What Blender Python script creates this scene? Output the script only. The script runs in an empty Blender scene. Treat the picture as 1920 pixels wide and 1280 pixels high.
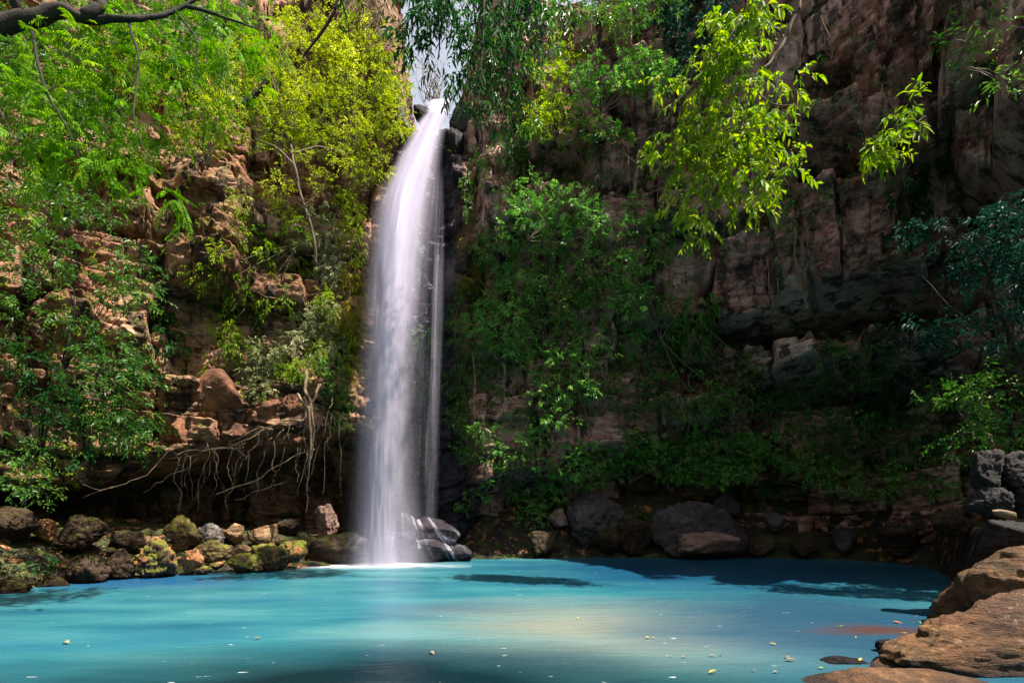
import bpy, bmesh, math
import numpy as np
from mathutils import Vector
R = math.radians
sc = bpy.context.scene
COL = sc.collection

# ------------------------------------------------------------------ camera, sky, sun, exposure
FPX, CX, HZ, CH = 960.0, 960.0, 960.0, 2.0          # focal length and horizon in photo pixels, eye height in metres
cd = bpy.data.cameras.new("camera"); cam = bpy.data.objects.new("camera", cd); COL.objects.link(cam)
cam.location = (0, 0, CH); cam.rotation_euler = (R(90), 0, 0)
cd.sensor_width = 36; cd.lens = 18; cd.shift_y = (HZ - 640) / 1920; cd.clip_end = 800
sc.camera = cam
SUN = Vector((0.41, -0.17, 0.90)).normalized()
w = bpy.data.worlds.new("World"); sc.world = w; w.use_nodes = True
nt = w.node_tree; bg = nt.nodes["Background"]
sky = nt.nodes.new("ShaderNodeTexSky"); sky.sky_type = 'NISHITA'; sky.sun_disc = False
sky.sun_elevation = math.asin(SUN.z); sky.sun_rotation = math.atan2(SUN.x, SUN.y)
sky.air_density = 1.0; sky.dust_density = 1.0
haz = nt.nodes.new("ShaderNodeHueSaturation"); haz.inputs["Saturation"].default_value = 0.35      # thin white haze in the sky
nt.links.new(sky.outputs[0], haz.inputs["Color"]); nt.links.new(haz.outputs[0], bg.inputs[0]); bg.inputs[1].default_value = 0.085
sl = bpy.data.lights.new("sun", 'SUN'); sl.energy = 5.0; sl.angle = R(0.5); sl.color = (1, 0.93, 0.82)
so = bpy.data.objects.new("sun", sl); COL.objects.link(so)
so.rotation_euler = SUN.to_track_quat('Z', 'Y').to_euler(); so.location = (20, 0, 40)
vs = sc.view_settings; vs.view_transform = 'Standard'; vs.look = 'None'; vs.gamma = 1; vs.exposure = 1.7
cy = sc.cycles
cy.transparent_max_bounces = 32; cy.max_bounces = 6; cy.diffuse_bounces = 3; cy.glossy_bounces = 2
cy.transmission_bounces = 4; cy.use_denoising = True; cy.caustics_reflective = False; cy.caustics_refractive = False

# ------------------------------------------------------------------ helpers
def W(px, py, Y):
    return np.array([(px - CX) * Y / FPX, Y, CH + (HZ - py) * Y / FPX])

def _hash(ix, iy, iz, seed):
    h = (ix.astype(np.int64) * 374761393 + iy.astype(np.int64) * 668265263 + iz.astype(np.int64) * 2147483647 + seed * 974634777) & 0xFFFFFFFF
    h = ((h ^ (h >> 13)) * 1274126177) & 0xFFFFFFFF
    h = ((h ^ (h >> 16)) * 2246822519) & 0xFFFFFFFF
    return ((h ^ (h >> 15)) & 0xFFFFFF) / float(0xFFFFFF)

def vnoise(p, seed=0):                                # value noise, -1..1, p (...,3)
    i = np.floor(p).astype(np.int64); f = p - i
    u = f * f * f * (f * (f * 6 - 15) + 10)
    r = 0
    for a in (0, 1):
        wa = u[..., 0] if a else 1 - u[..., 0]
        for b in (0, 1):
            wb = u[..., 1] if b else 1 - u[..., 1]
            for c in (0, 1):
                wc = u[..., 2] if c else 1 - u[..., 2]
                r = r + wa * wb * wc * _hash(i[..., 0] + a, i[..., 1] + b, i[..., 2] + c, seed)
    return r * 2 - 1

def fbm(p, oct=4, seed=0, gain=0.5):
    r, a, n = 0, 1.0, 0
    for k in range(oct):
        r = r + a * vnoise(p * 2 ** k + 17.3 * k, seed + k); n += a; a *= gain
    return r / n

def worley(p, seed=0, jit=0.95, facet=False):                      # F1, F2, random number of the nearest cell
    i = np.floor(p).astype(np.int64)
    f1 = np.full(p.shape[:-1], 9.0); f2 = f1.copy(); cid = np.zeros(p.shape[:-1]); dv = np.zeros(p.shape)
    for a in (-1, 0, 1):
        for b in (-1, 0, 1):
            for c in (-1, 0, 1):
                x, y, z = i[..., 0] + a, i[..., 1] + b, i[..., 2] + c
                o = np.stack([x + 0.5 + jit * (_hash(x, y, z, seed + 1) - 0.5), y + 0.5 + jit * (_hash(x, y, z, seed + 2) - 0.5),
                              z + 0.5 + jit * (_hash(x, y, z, seed + 3) - 0.5)], -1)
                d = np.sqrt(((p - o) ** 2).sum(-1))
                near = d < f1
                f2 = np.where(near, f1, np.minimum(f2, d))
                cid = np.where(near, _hash(x, y, z, seed + 4), cid)
                f1 = np.where(near, d, f1)
                if facet: dv = np.where(near[..., None], p - o, dv)
    if facet:                                            # a tilted face of its own for every cell
        tv = np.stack([(cid * 91.7) % 1 - .5, (cid * 57.3) % 1 - .5, (cid * 133.1) % 1 - .5], -1)
        return f1, f2, cid, (dv * tv).sum(-1)
    return f1, f2, cid

def sstep(a, b, x):
    t = np.clip((x - a) / (b - a), 0, 1); return t * t * (3 - 2 * t)

def mesh_from(name, verts, faces, attrs=None, smooth=True):
    """verts (n,3); faces (m,3) or (m,4); attrs {name: float per vertex}"""
    verts = np.asarray(verts, np.float32); faces = np.asarray(faces, np.int32)
    me = bpy.data.meshes.new(name); k = faces.shape[1]; m = len(faces)
    me.vertices.add(len(verts)); me.vertices.foreach_set("co", verts.ravel())
    me.loops.add(m * k); me.loops.foreach_set("vertex_index", faces.ravel())
    me.polygons.add(m); me.polygons.foreach_set("loop_start", np.arange(m, dtype=np.int32) * k)
    me.update(calc_edges=True)
    me.polygons.foreach_set("use_smooth", np.full(m, smooth, bool))
    for an, av in (attrs or {}).items():
        a = me.attributes.new(an, 'FLOAT', 'POINT'); a.data.foreach_set("value", np.asarray(av, np.float32))
    return me

def link(name, me, mat, parent=None, loc=None):
    o = bpy.data.objects.new(name, me); COL.objects.link(o)
    if mat is not None and not me.materials: me.materials.append(mat)
    if parent is not None:
        o.parent = parent; o.location = -np.array(parent.location)     # the verts are world points
    return o

def tag(o, label=None, cat=None, group=None, kind=None):
    if label: o["label"] = label
    if cat: o["category"] = cat
    if group: o["group"] = group
    if kind: o["kind"] = kind
    return o

def empty(name, loc, label, cat, group=None):
    o = bpy.data.objects.new(name, None); COL.objects.link(o); o.location = Vector([float(v) for v in loc]); o.empty_display_size = 0.2
    return tag(o, label, cat, group)

def recenter(o, c):                                    # give a one-mesh thing its origin at its base
    c = np.asarray(c, np.float32); me = o.data
    co = np.empty(len(me.vertices) * 3, np.float32); me.vertices.foreach_get("co", co)
    me.vertices.foreach_set("co", (co.reshape(-1, 3) - c).ravel()); me.update(); o.location = Vector([float(v) for v in c])
    return o

def grid_faces(nu, nv):
    a = np.arange(nu * nv).reshape(nu, nv)
    return np.stack([a[:-1, :-1], a[1:, :-1], a[1:, 1:], a[:-1, 1:]], -1).reshape(-1, 4)

def tube(pts, radii, sides=6, wig=0.0, seed=0, sub=6):
    """a tapering, slightly crooked tube through pts"""
    pts = np.asarray(pts, float); n = len(pts); radii = np.asarray(radii, float)
    if radii.size == 1: radii = np.linspace(radii[0], radii[0] * 0.4, n)
    t = np.linspace(0, n - 1, (n - 1) * sub + 1); i = np.clip(t.astype(int), 0, n - 2); f = (t - i)[:, None]
    g = lambda k: pts[np.clip(k, 0, n - 1)]
    p0, p1, p2, p3 = g(i - 1), g(i), g(i + 1), g(i + 2)
    P = 0.5 * (2 * p1 + (p2 - p0) * f + (2 * p0 - 5 * p1 + 4 * p2 - p3) * f ** 2 + (3 * p1 - p0 - 3 * p2 + p3) * f ** 3)
    rr = np.interp(t, np.arange(n), radii)
    if wig:
        s = np.arange(len(P))[:, None] * 0.37
        q = np.concatenate([s, s * 0 + seed * 3.1, s * 0], 1)
        P = P + wig * np.stack([fbm(q + 5, 3, seed), fbm(q + 55, 3, seed + 7), fbm(q + 95, 3, seed + 9)], -1)
    T = np.gradient(P, axis=0); T /= np.linalg.norm(T, axis=1)[:, None] + 1e-9
    ref = np.where(np.abs(T[:, 2:3]) > 0.9, [[1.0, 0, 0]], [[0, 0, 1.0]])
    A = np.cross(T, ref); A /= np.linalg.norm(A, axis=1)[:, None] + 1e-9; B = np.cross(T, A)
    an = np.linspace(0, 2 * np.pi, sides, endpoint=False)
    V = P[:, None] + rr[:, None, None] * (np.cos(an)[None, :, None] * A[:, None] + np.sin(an)[None, :, None] * B[:, None])
    m = len(P); idx = np.arange(m * sides).reshape(m, sides)
    nx = np.roll(idx, -1, 1)
    F = np.stack([idx[:-1], nx[:-1], nx[1:], idx[1:]], -1).reshape(-1, 4)
    return V.reshape(-1, 3), F

def merge(parts):
    vs, fs, n = [], [], 0
    for v, f in parts:
        vs.append(v); fs.append(f + n); n += len(v)
    return np.concatenate(vs), np.concatenate(fs)

# ------------------------------------------------------------------ materials
class NT:
    def __init__(s, name):
        s.m = bpy.data.materials.new(name); s.m.use_nodes = True; s.t = s.m.node_tree; s.n = s.t.nodes
        s.n.clear(); s.out = s.n.new("ShaderNodeOutputMaterial")
    def new(s, typ, **kw):
        nd = s.n.new(typ)
        for k, v in kw.items(): setattr(nd, k, v)
        return nd
    def l(s, a, b): s.t.links.new(a, b)
    def noise(s, vec, scale, detail=4, rough=0.55, dist=0.0):
        nd = s.new("ShaderNodeTexNoise"); nd.inputs["Scale"].default_value = scale; nd.inputs["Detail"].default_value = detail
        nd.inputs["Roughness"].default_value = rough; nd.inputs["Distortion"].default_value = dist
        s.l(vec, nd.inputs["Vector"]); return nd.outputs["Fac"]
    def mapping(s, vec, scale):
        nd = s.new("ShaderNodeMapping"); nd.inputs["Scale"].default_value = scale; s.l(vec, nd.inputs["Vector"]); return nd.outputs[0]
    def ramp(s, fac, stops):
        nd = s.new("ShaderNodeValToRGB"); cr = nd.color_ramp
        while len(cr.elements) < len(stops): cr.elements.new(0.5)
        for e, (p, c) in zip(cr.elements, stops):
            e.position = p; e.color = (c, c, c, 1) if not hasattr(c, '__len__') else (*c, 1)
        s.l(fac, nd.inputs[0]); return nd.outputs[0]
    def mix(s, fac, a, b, mode='MIX'):
        nd = s.new("ShaderNodeMix", data_type='RGBA', blend_type=mode)
        for sock, v in ((nd.inputs[0], fac), (nd.inputs[6], a), (nd.inputs[7], b)):
            if hasattr(v, 'is_output'): s.l(v, sock)
            elif hasattr(v, '__len__'): sock.default_value = (*v, 1)
            else: sock.default_value = v
        return nd.outputs[2]
    def math(s, op, a, b=0.0):
        nd = s.new("ShaderNodeMath", operation=op)
        for sock, v in ((nd.inputs[0], a), (nd.inputs[1], b)):
            if hasattr(v, 'is_output'): s.l(v, sock)
            else: sock.default_value = v
        return nd.outputs[0]
    def attr(s, name): return s.new("ShaderNodeAttribute", attribute_name=name).outputs["Fac"]
    def bump(s, h, strength, dist, nrm=None):
        nd = s.new("ShaderNodeBump"); nd.inputs["Strength"].default_value = strength; nd.inputs["Distance"].default_value = dist
        s.l(h, nd.inputs["Height"])
        if nrm is not None: s.l(nrm, nd.inputs["Normal"])
        return nd.outputs[0]
    def principled(s, col, rough=0.8, nrm=None, spec=0.3):
        p = s.new("ShaderNodeBsdfPrincipled")
        for sock, v in ((p.inputs["Base Color"], col), (p.inputs["Roughness"], rough)):
            if hasattr(v, 'is_output'): s.l(v, sock)
            elif hasattr(v, '__len__'): sock.default_value = (*v, 1)
            else: sock.default_value = v
        p.inputs["Specular IOR Level"].default_value = spec
        if nrm is not None: s.l(nrm, p.inputs["Normal"])
        return p
    def surf(s, sh): s.l(sh if hasattr(sh, 'is_output') else sh.outputs[0], s.out.inputs["Surface"]); return s.m

def geo(m):
    g = m.new("ShaderNodeNewGeometry"); return g.outputs["Position"], g.outputs["Normal"]

def rock_mat(name, dark, mid, light, moss=0.0, mosscol=(0.16, 0.17, 0.015), scale=1.0, bed=0.5, litter=0.0, rough=0.75, spec=0.3, leach=None, cracks=0.35, ridge=0.0, wetline=False, lich=0.0):
    m = NT(name); P, N = geo(m)
    bedv = m.mapping(P, (0.35 * scale, 0.35 * scale, 2.4 * scale))
    n1 = m.noise(P, 0.55 * scale, 6, 0.62); n2 = m.noise(bedv, 1.5, 5, 0.6, 0.6); n3 = m.noise(P, 5.5 * scale, 6, 0.65)
    f = m.math('ADD', m.math('MULTIPLY', n1, 0.5), m.math('ADD', m.math('MULTIPLY', n2, 0.28 * bed * 2), m.math('MULTIPLY', n3, 0.3)))
    col = m.ramp(f, [(0.36, dark), (0.52, mid), (0.66, light)])
    if leach:                                            # vertical mineral stains
        st = m.noise(m.mapping(P, (1.6, 1.6, 0.16)), 1.0, 5, 0.6)
        col = m.mix(m.ramp(st, [(0.5, 0.0), (0.64, 0.75)]), col, leach)
    if moss > 0:
        mn = m.noise(P, 1.3 * scale, 5, 0.6); sx = m.new("ShaderNodeSeparateXYZ"); m.l(N, sx.inputs[0])
        mm = m.math('ADD', m.math('MULTIPLY', sx.outputs[2], 0.35), mn)
        mk = m.ramp(mm, [(0.78 - 0.3 * moss, 0.0), (0.9 - 0.3 * moss, 1.0)])
        mc = m.ramp(m.noise(P, 14, 3), [(0.3, tuple(c * 0.55 for c in mosscol)), (0.7, tuple(c * 1.5 for c in mosscol))])
        col = m.mix(mk, col, mc)
    if litter > 0:
        ln = m.new("ShaderNodeTexVoronoi"); ln.inputs["Scale"].default_value = 26; m.l(P, ln.inputs["Vector"])
        lc = m.ramp(ln.outputs["Color"], [(0.2, (0.09, 0.03, 0.012)), (0.5, (0.26, 0.09, 0.03)), (0.8, (0.42, 0.22, 0.09))])
        col = m.mix(m.ramp(m.noise(P, 2.0, 3), [(0.6 - 0.25 * litter, 0.0), (0.66 - 0.25 * litter, 1.0)]), col, lc)
    if lich:
        col = m.mix(m.ramp(m.noise(P, 1.1, 7, 0.72), [(0.52, 0.0), (0.62, lich)]), col, G(.045, .035, .012))
        col = m.mix(m.ramp(m.noise(P, 7.0, 6, 0.7), [(0.60, 0.0), (0.66, lich)]), col, G(.30, .22, .15))
    if wetline:                                         # soaked just above the water
        sz = m.new("ShaderNodeSeparateXYZ"); m.l(P, sz.inputs[0])
        wz = m.math('ADD', sz.outputs[2], m.math('MULTIPLY', m.noise(P, 2.5, 3), 0.25))
        col = m.mix(m.ramp(wz, [(0.16, 1.0), (0.30, 0.0)]), col, G(.016, .008, .005))
    vo = m.new("ShaderNodeTexVoronoi", feature='DISTANCE_TO_EDGE'); vo.inputs["Scale"].default_value = 1.7 * scale
    wv = m.new("ShaderNodeVectorMath", operation='ADD'); nz = m.new("ShaderNodeTexNoise"); nz.inputs["Scale"].default_value = 1.5 * scale
    m.l(P, nz.inputs["Vector"]); m.l(m.mapping(P, (1, 1, 1.5)), wv.inputs[0]); m.l(nz.outputs["Color"], wv.inputs[1]); m.l(wv.outputs[0], vo.inputs["Vector"])
    crack = m.ramp(vo.outputs["Distance"], [(0.0, 0.0), (0.035, 1.0)])
    h = m.math('ADD', m.math('MULTIPLY', n2, 0.8 * bed * 2), m.math('ADD', n3, m.math('MULTIPLY', crack, cracks)))
    if ridge: h = m.math('ADD', h, m.math('MULTIPLY', m.noise(m.mapping(P, (1.2, 1.2, 7.0)), 1.3, 6, 0.65, 1.2), ridge))
    h = m.math('ADD', h, m.math('MULTIPLY', m.noise(P, 22 * scale, 5, 0.7), 0.35))
    b = m.bump(h, 0.9, 0.09 / scale ** 0.5)
    return m.surf(m.principled(col, rough, b, spec))

def leaf_mat(name, stops, trans=0.42, rough=0.55, spec=0.14):
    m = NT(name); t = m.attr("tone")
    col = m.ramp(t, stops)
    p = m.principled(col, rough, None, spec)
    tr = m.new("ShaderNodeBsdfTranslucent")
    hs = m.new("ShaderNodeHueSaturation"); hs.inputs["Saturation"].default_value = 1.1; hs.inputs["Value"].default_value = 1.25
    m.l(col, hs.inputs["Color"]); m.l(hs.outputs[0], tr.inputs[0])
    mx = m.new("ShaderNodeMixShader"); mx.inputs[0].default_value = trans
    m.l(p.outputs[0], mx.inputs[1]); m.l(tr.outputs[0], mx.inputs[2])
    return m.surf(mx)

def wood_mat(name, a, b, rough=0.85):
    m = NT(name); P, N = geo(m)
    n = m.noise(P, 3.0, 5, 0.6); n2 = m.noise(P, 24, 4, 0.6)
    col = m.ramp(m.math('ADD', m.math('MULTIPLY', n, 0.6), m.math('MULTIPLY', n2, 0.4)), [(0.38, a), (0.62, b)])
    return m.surf(m.principled(col, rough, m.bump(n2, 0.6, 0.02)))

M = {}
G = lambda r, g, b: (r, g, b)
M['leaf_dark'] = leaf_mat("dark_green_leaf", [(0, G(.006, .028, .006)), (.6, G(.018, .075, .013)), (1, G(.05, .14, .02))])
M['leaf_teal'] = leaf_mat("blue_green_leaf", [(0, G(.004, .018, .012)), (.6, G(.010, .045, .027)), (1, G(.03, .085, .05))], 0.3)
M['leaf_green'] = leaf_mat("fresh_green_leaf", [(0, G(.014, .060, .008)), (.45, G(.038, .115, .014)), (.85, G(.13, .23, .03)), (1, G(.36, .34, .10))], 0.4, 0.42, 0.3)
M['leaf_bright'] = leaf_mat("bright_green_leaf", [(0, G(.022, .085, .012)), (.45, G(.085, .24, .035)), (1, G(.28, .45, .09))], 0.45, 0.4, 0.35)
M['leaf_feather'] = leaf_mat("feathery_leaf", [(0, G(.020, .085, .002)), (.45, G(.10, .25, .005)), (1, G(.34, .48, .012))], 0.5)
M['leaf_lime'] = leaf_mat("yellow_green_leaf", [(0, G(.03, .10, .006)), (.4, G(.13, .24, .012)), (.88, G(.34, .40, .025)), (.96, G(.45, .42, .10)), (1, G(.40, .22, .05))], 0.5)
M['leaf_yellow'] = leaf_mat("small_yellow_leaf", [(0, G(.04, .065, .008)), (.35, G(.16, .22, .02)), (.8, G(.40, .45, .04)), (1, G(.62, .62, .16))], 0.5)
M['leaf_pale'] = leaf_mat("pale_whitish_leaf", [(0, G(.10, .13, .05)), (.5, G(.27, .29, .12)), (1, G(.52, .52, .33))], 0.35)
M['leaf_moss'] = leaf_mat("mustard_moss_leaf", [(0, G(.07, .06, .006)), (.5, G(.20, .16, .010)), (1, G(.34, .27, .02))], 0.3)
M['dry'] = leaf_mat("dry_stalk", [(0, G(.10, .06, .03)), (.5, G(.24, .16, .08)), (1, G(.42, .32, .18))], 0.2)
M['fallen'] = leaf_mat("fallen_leaf", [(0, G(.20, .12, .07)), (.35, G(.24, .19, .12)), (.6, G(.42, .31, .03)), (.85, G(.45, .12, .02)), (1, G(.16, .34, .03))], 0.15)
M['litter'] = leaf_mat("brown_litter_leaf", [(0, G(.10, .035, .012)), (.5, G(.28, .11, .035)), (.9, G(.42, .27, .12)), (1, G(.6, .45, .2))], 0.15)
M['bark_dark'] = wood_mat("dark_bark", G(.006, .004, .003), G(.026, .018, .012))
M['bark'] = wood_mat("brown_bark", G(.05, .035, .022), G(.16, .115, .075))
M['bark_pale'] = wood_mat("pale_bark", G(.06, .04, .025), G(.24, .18, .12))
M['root'] = wood_mat("pale_root", G(.04, .025, .014), G(.19, .13, .08))

# ------------------------------------------------------------------ the cliff: a curved wall round the pool
pxs = np.concatenate([np.linspace(-1500, -120, 70), np.arange(-112, 2040, 3.6), np.linspace(2060, 3600, 80)])
zs = np.concatenate([np.linspace(-1.2, 16, 350), np.linspace(16.06, 30, 190), np.linspace(30.2, 48, 50)])
YB_K = [(-1500, 4.5), (-600, 9), (-200, 12.5), (0, 15.2), (150, 16.8), (400, 19.4), (620, 21.4), (690, 22.6), (860, 22.8), (900, 22.3), (1000, 22.6),
        (1100, 23.2), (1300, 23.2), (1500, 21.6), (1700, 18.8), (1850, 16.4), (1920, 15.4), (2300, 12.0), (2800, 9.5), (3600, 7.5)]
yb = lambda px: np.interp(px, [k[0] for k in YB_K], [k[1] for k in YB_K])
PX, ZZ = np.meshgrid(pxs, zs, indexing='ij')
Y0 = yb(PX)
Y0 = Y0 + 0 * PX
left = 1 - sstep(640, 700, PX); right = sstep(850, 900, PX); mid = 1 - left - right
base = np.stack([(PX - CX) * Y0 / FPX, Y0, ZZ], -1)
wob = fbm(base * 0.35, 3, 5)
# left: undercut cave, face, ledge with bushes, upper tier
zu_l = np.interp(PX, [-400, 0, 150, 350, 600, 680], [2.2, 2.8, 3.2, 4.3, 5.6, 6.0]) + 0.35 * wob
prof_l = 5.6 * (1 - sstep(zu_l - 1.0, zu_l + 0.15, ZZ)) + 0.17 * np.clip(ZZ - zu_l, 0, 20)
zl = np.interp(PX, [0, 200, 430, 560, 680], [12.6, 13.2, 15.4, 15.9, 15.0]) + 0.5 * wob
prof_l = prof_l + 2.6 * sstep(zl - 0.1, zl + 0.9, ZZ) + 0.28 * np.clip(ZZ - zl, 0, 20)
# right: dark recess at the foot, then faces that lean out over the pool
zu_r = np.interp(PX, [860, 1000, 1250, 1420, 1600, 1800, 2000], [3.0, 4.0, 6.0, 7.3, 8.2, 8.0, 6.5]) + 0.5 * wob
prof_r = 2.4 * (1 - sstep(zu_r - 1.4, zu_r + 0.2, ZZ)) - np.interp(PX, [860, 1080, 1250], [0.0, 0.03, 0.15]) * np.clip(ZZ - zu_r, 0, 14)
# middle: behind the fall, hollow below, chute above
prof_m = 0.6 * (1 - sstep(3, 12, ZZ)) + 0.05 * np.clip(ZZ - 14, 0, 10)
prof = left * prof_l + right * prof_r + mid * prof_m
Yc = Y0 + prof
pyg = HZ - (ZZ - CH) * FPX / Yc                       # where each point stands in the photograph
def poly_mask(poly, soft):
    poly = np.array(poly, float); x, y = PX, pyg
    ins = np.zeros(x.shape, bool); dist = np.full(x.shape, 1e9)
    for a, b in zip(poly, np.roll(poly, -1, 0)):
        c = ((a[1] > y) != (b[1] > y)) & (x < (b[0] - a[0]) * (y - a[1]) / (b[1] - a[1] + 1e-9) + a[0])
        ins ^= c
        d = b - a; t = np.clip(((x - a[0]) * d[0] + (y - a[1]) * d[1]) / (d @ d), 0, 1)
        dist = np.minimum(dist, np.hypot(x - a[0] - t * d[0], y - a[1] - t * d[1]))
    sd = np.where(ins, dist, -dist)
    return sstep(-soft * 0.3, soft, sd + 6 * wob)
BLOCKS = [
    ([(1345, 470), (1490, 440), (1525, 590), (1440, 602), (1355, 610), (1325, 560)], 8, 1.5),
    ([(1500, 430), (1700, 340), (1745, 525), (1660, 540), (1540, 577), (1505, 540)], 8, 2.1),
    ([(1480, 180), (1640, 150), (1700, 280), (1640, 330), (1500, 325)], 8, 1.5),
    ([(1390, 640), (1530, 632), (1545, 690), (1440, 718), (1395, 700)], 14, 1.2),
    ([(1780, 230), (1960, 170), (1960, 330), (1800, 322)], 9, 1.9),
    ([(890, 190), (965, 200), (960, 480), (905, 490)], 16, 0.7),
    ([(1090, 260), (1170, 250), (1180, 345), (1100, 350)], 12, 0.6),
    ([(1110, 380), (1195, 380), (1200, 495), (1130, 490)], 12, 0.7),
    ([(330, 330), (460, 300), (485, 420), (440, 560), (300, 540)], 20, 1.0),
    ([(190, 325), (290, 325), (285, 440), (200, 430)], 12, 0.7),
    ([(380, 262), (480, 250), (472, 312), (392, 335)], 10, 0.9),
    ([(560, 260), (690, 290), (690, 400), (600, 420)], 14, 0.6),
    ([(1335, 616), (1530, 602), (1565, 636), (1390, 652)], 10, -1.6), ([(1535, 584), (1755, 534), (1810, 600), (1570, 632)], 12, -2.0), ([(1390, 724), (1560, 698), (1610, 765), (1400, 775)], 14, -1.6),
    ([(1490, 336), (1660, 340), (1600, 372), (1500, 366)], 8, -1.0), ([(1790, 330), (1980, 338), (1980, 410), (1830, 400)], 10, -1.6), ([(1240, 420), (1320, 430), (1330, 560), (1260, 600)], 16, -1.2),
    ([(1590, 590), (1760, 540), (1800, 640), (1660, 700)], 12, 1.0),
    ([(640, -200), (745, -200), (745, 70), (700, 110), (640, 40)], 14, -0.5),
]
for poly, soft, amt in BLOCKS: Yc = Yc - amt * poly_mask(poly, soft)
pos = np.stack([(PX - CX) * Yc / FPX, Yc, ZZ], -1)
warp = pos + 0.45 * np.stack([fbm(pos * 0.9, 3, 21), fbm(pos * 0.9, 3, 22), fbm(pos * 0.9, 3, 23)], -1)
A_ = worley(warp * np.array([0.42, 0.42, 0.62]), 31, facet=True)
B_ = worley(warp * np.array([0.24, 0.24, 0.50]) + 9, 33, facet=True)
f1, f2, cid, fct = [np.where(right > 0.5, q, p_) for p_, q in zip(A_, B_)]
g1, g2, gid, gct = worley(warp * np.array([0.95, 0.95, 1.6]), 41, facet=True)
h1, h2, hid, hct = worley(warp * np.array([2.6, 2.6, 3.6]), 43, facet=True)
calm = 1 - 0.45 * mid
sx0 = np.concatenate([[0], np.cumsum(np.hypot(np.diff((pxs - CX) * yb(pxs) / FPX), np.diff(yb(pxs))))])
SS = np.repeat(sx0[:, None], len(zs), 1) + 0.35 * fbm(pos * 0.8, 3, 24)
def brick(hh, ll, seed, dip):
    """beds of rock split by upright joints; every block stands out and leans by its own amount"""
    b = (pos[..., 2] + dip * SS + 0.30 * fbm(pos * 0.55, 3, seed) + 0.4 * vnoise(np.stack([SS * 0.2, SS * 0, pos[..., 2] * 0.0], -1), seed)) / hh
    bi = np.floor(b + 0.3 * np.sin(b * 2.1)); bf = (b + 0.3 * np.sin(b * 2.1)) - bi
    c = SS / ll * (0.7 + 0.7 * _hash(bi, bi * 0, bi * 0, seed + 1)) + 7.3 * _hash(bi, bi * 0 + 1, bi * 0, seed + 2) + 0.12 * (bf - 0.5) * (_hash(bi, bi * 0 + 5, bi * 0, seed) - .5)
    ci = np.floor(c); cf_ = c - ci
    h0, h1_, h2_ = [_hash(ci, bi, bi * 0 + q, seed + 3) for q in range(3)]
    edge = np.minimum(np.minimum(bf, 1 - bf) * hh, np.minimum(cf_, 1 - cf_) * ll)
    return (h0 - 0.5) + 0.6 * (_hash(bi, bi * 0 + 9, bi * 0, seed) - 0.5) + (cf_ - 0.5) * (h1_ - 0.5) * 0.9 + (bf - 0.5) * (h2_ - 0.35) * 0.9, edge
Bb, Be = brick(2.3, 3.4, 301, -0.05); Sb, Se = brick(0.85, 1.35, 331, -0.07); Lb, Le = brick(2.2, 2.5, 351, 0.06)
bl = right * (1.9 * Bb + 0.42 * Sb) + left * (1.35 * Lb + 0.26 * Sb) + mid * 0.3 * Lb
bl = bl - 0.42 * calm * (1 - sstep(0.0, 0.11, np.where(right > .5, Be, Le))) - 0.10 * calm * (1 - sstep(0.0, 0.06, Se))
d = bl + (cid - 0.5) * 0.45 * calm + fct * 0.9 + gct * 0.35 + hct * 0.22 + (hid - 0.5) * 0.05
bedz = np.stack([pos[..., 0] * 0.12, pos[..., 1] * 0.12, pos[..., 2] * 2.1 + 0.7 * fbm(pos * 0.5, 2, 8)], -1)
d = d + 0.14 * fbm(bedz, 3, 51) + 0.12 * fbm(pos * 1.1, 5, 61) + 0.09 * fbm(pos * 4.2, 4, 71, 0.6)
Yc = Yc - d
# the notch the stream falls through: the walls turn away from us towards its edges
LIP = 20.55
gl = np.interp(ZZ, [LIP, 22, 25, 30], [789, 778, 764, 752]) + 6 * fbm(np.stack([ZZ * 0.9, ZZ * 0, ZZ * 0], -1), 3, 3)
gr = np.interp(ZZ, [LIP, 22, 25, 30], [842, 846, 886, 930]) + 8 * fbm(np.stack([ZZ * 0.9, ZZ * 0 + 9, ZZ * 0], -1), 3, 4)
ing = sstep(-46, 0, PX - gl) * sstep(-40, 0, gr - PX) * sstep(LIP - 2.0, LIP + 0.3, ZZ)
Yc = Yc + 3.2 * ing
top = np.interp(PX, [-1500, -300, 300, 770, 860, 1000, 1400, 1700, 1920, 2100, 2300, 2800, 3600], [18, 40, 46, 40, 25.5, 25, 22.7, 21.2, 18.5, 15.5, 13.5, 12, 11]) + 0.9 * fbm(pos * 0.6, 3, 88)
cut = (ZZ > top) | (PX > gl) & (PX < gr) & (ZZ > LIP + 0.25 * fbm(pos * 2, 2, 77))
Xc = (PX - CX) * Yc / FPX
cv = np.stack([Xc, Yc, ZZ], -1).reshape(-1, 3)
cf = grid_faces(len(pxs), len(zs))
cf = cf[~cut.reshape(-1)[cf].any(1)]
wet = np.exp(-((PX - 800) / 75) ** 2) * (1 - sstep(20.6, 22, ZZ)) + 0.6 * np.exp(-((PX - 760) / 160) ** 2) * (1 - sstep(2, 7, ZZ))

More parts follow.
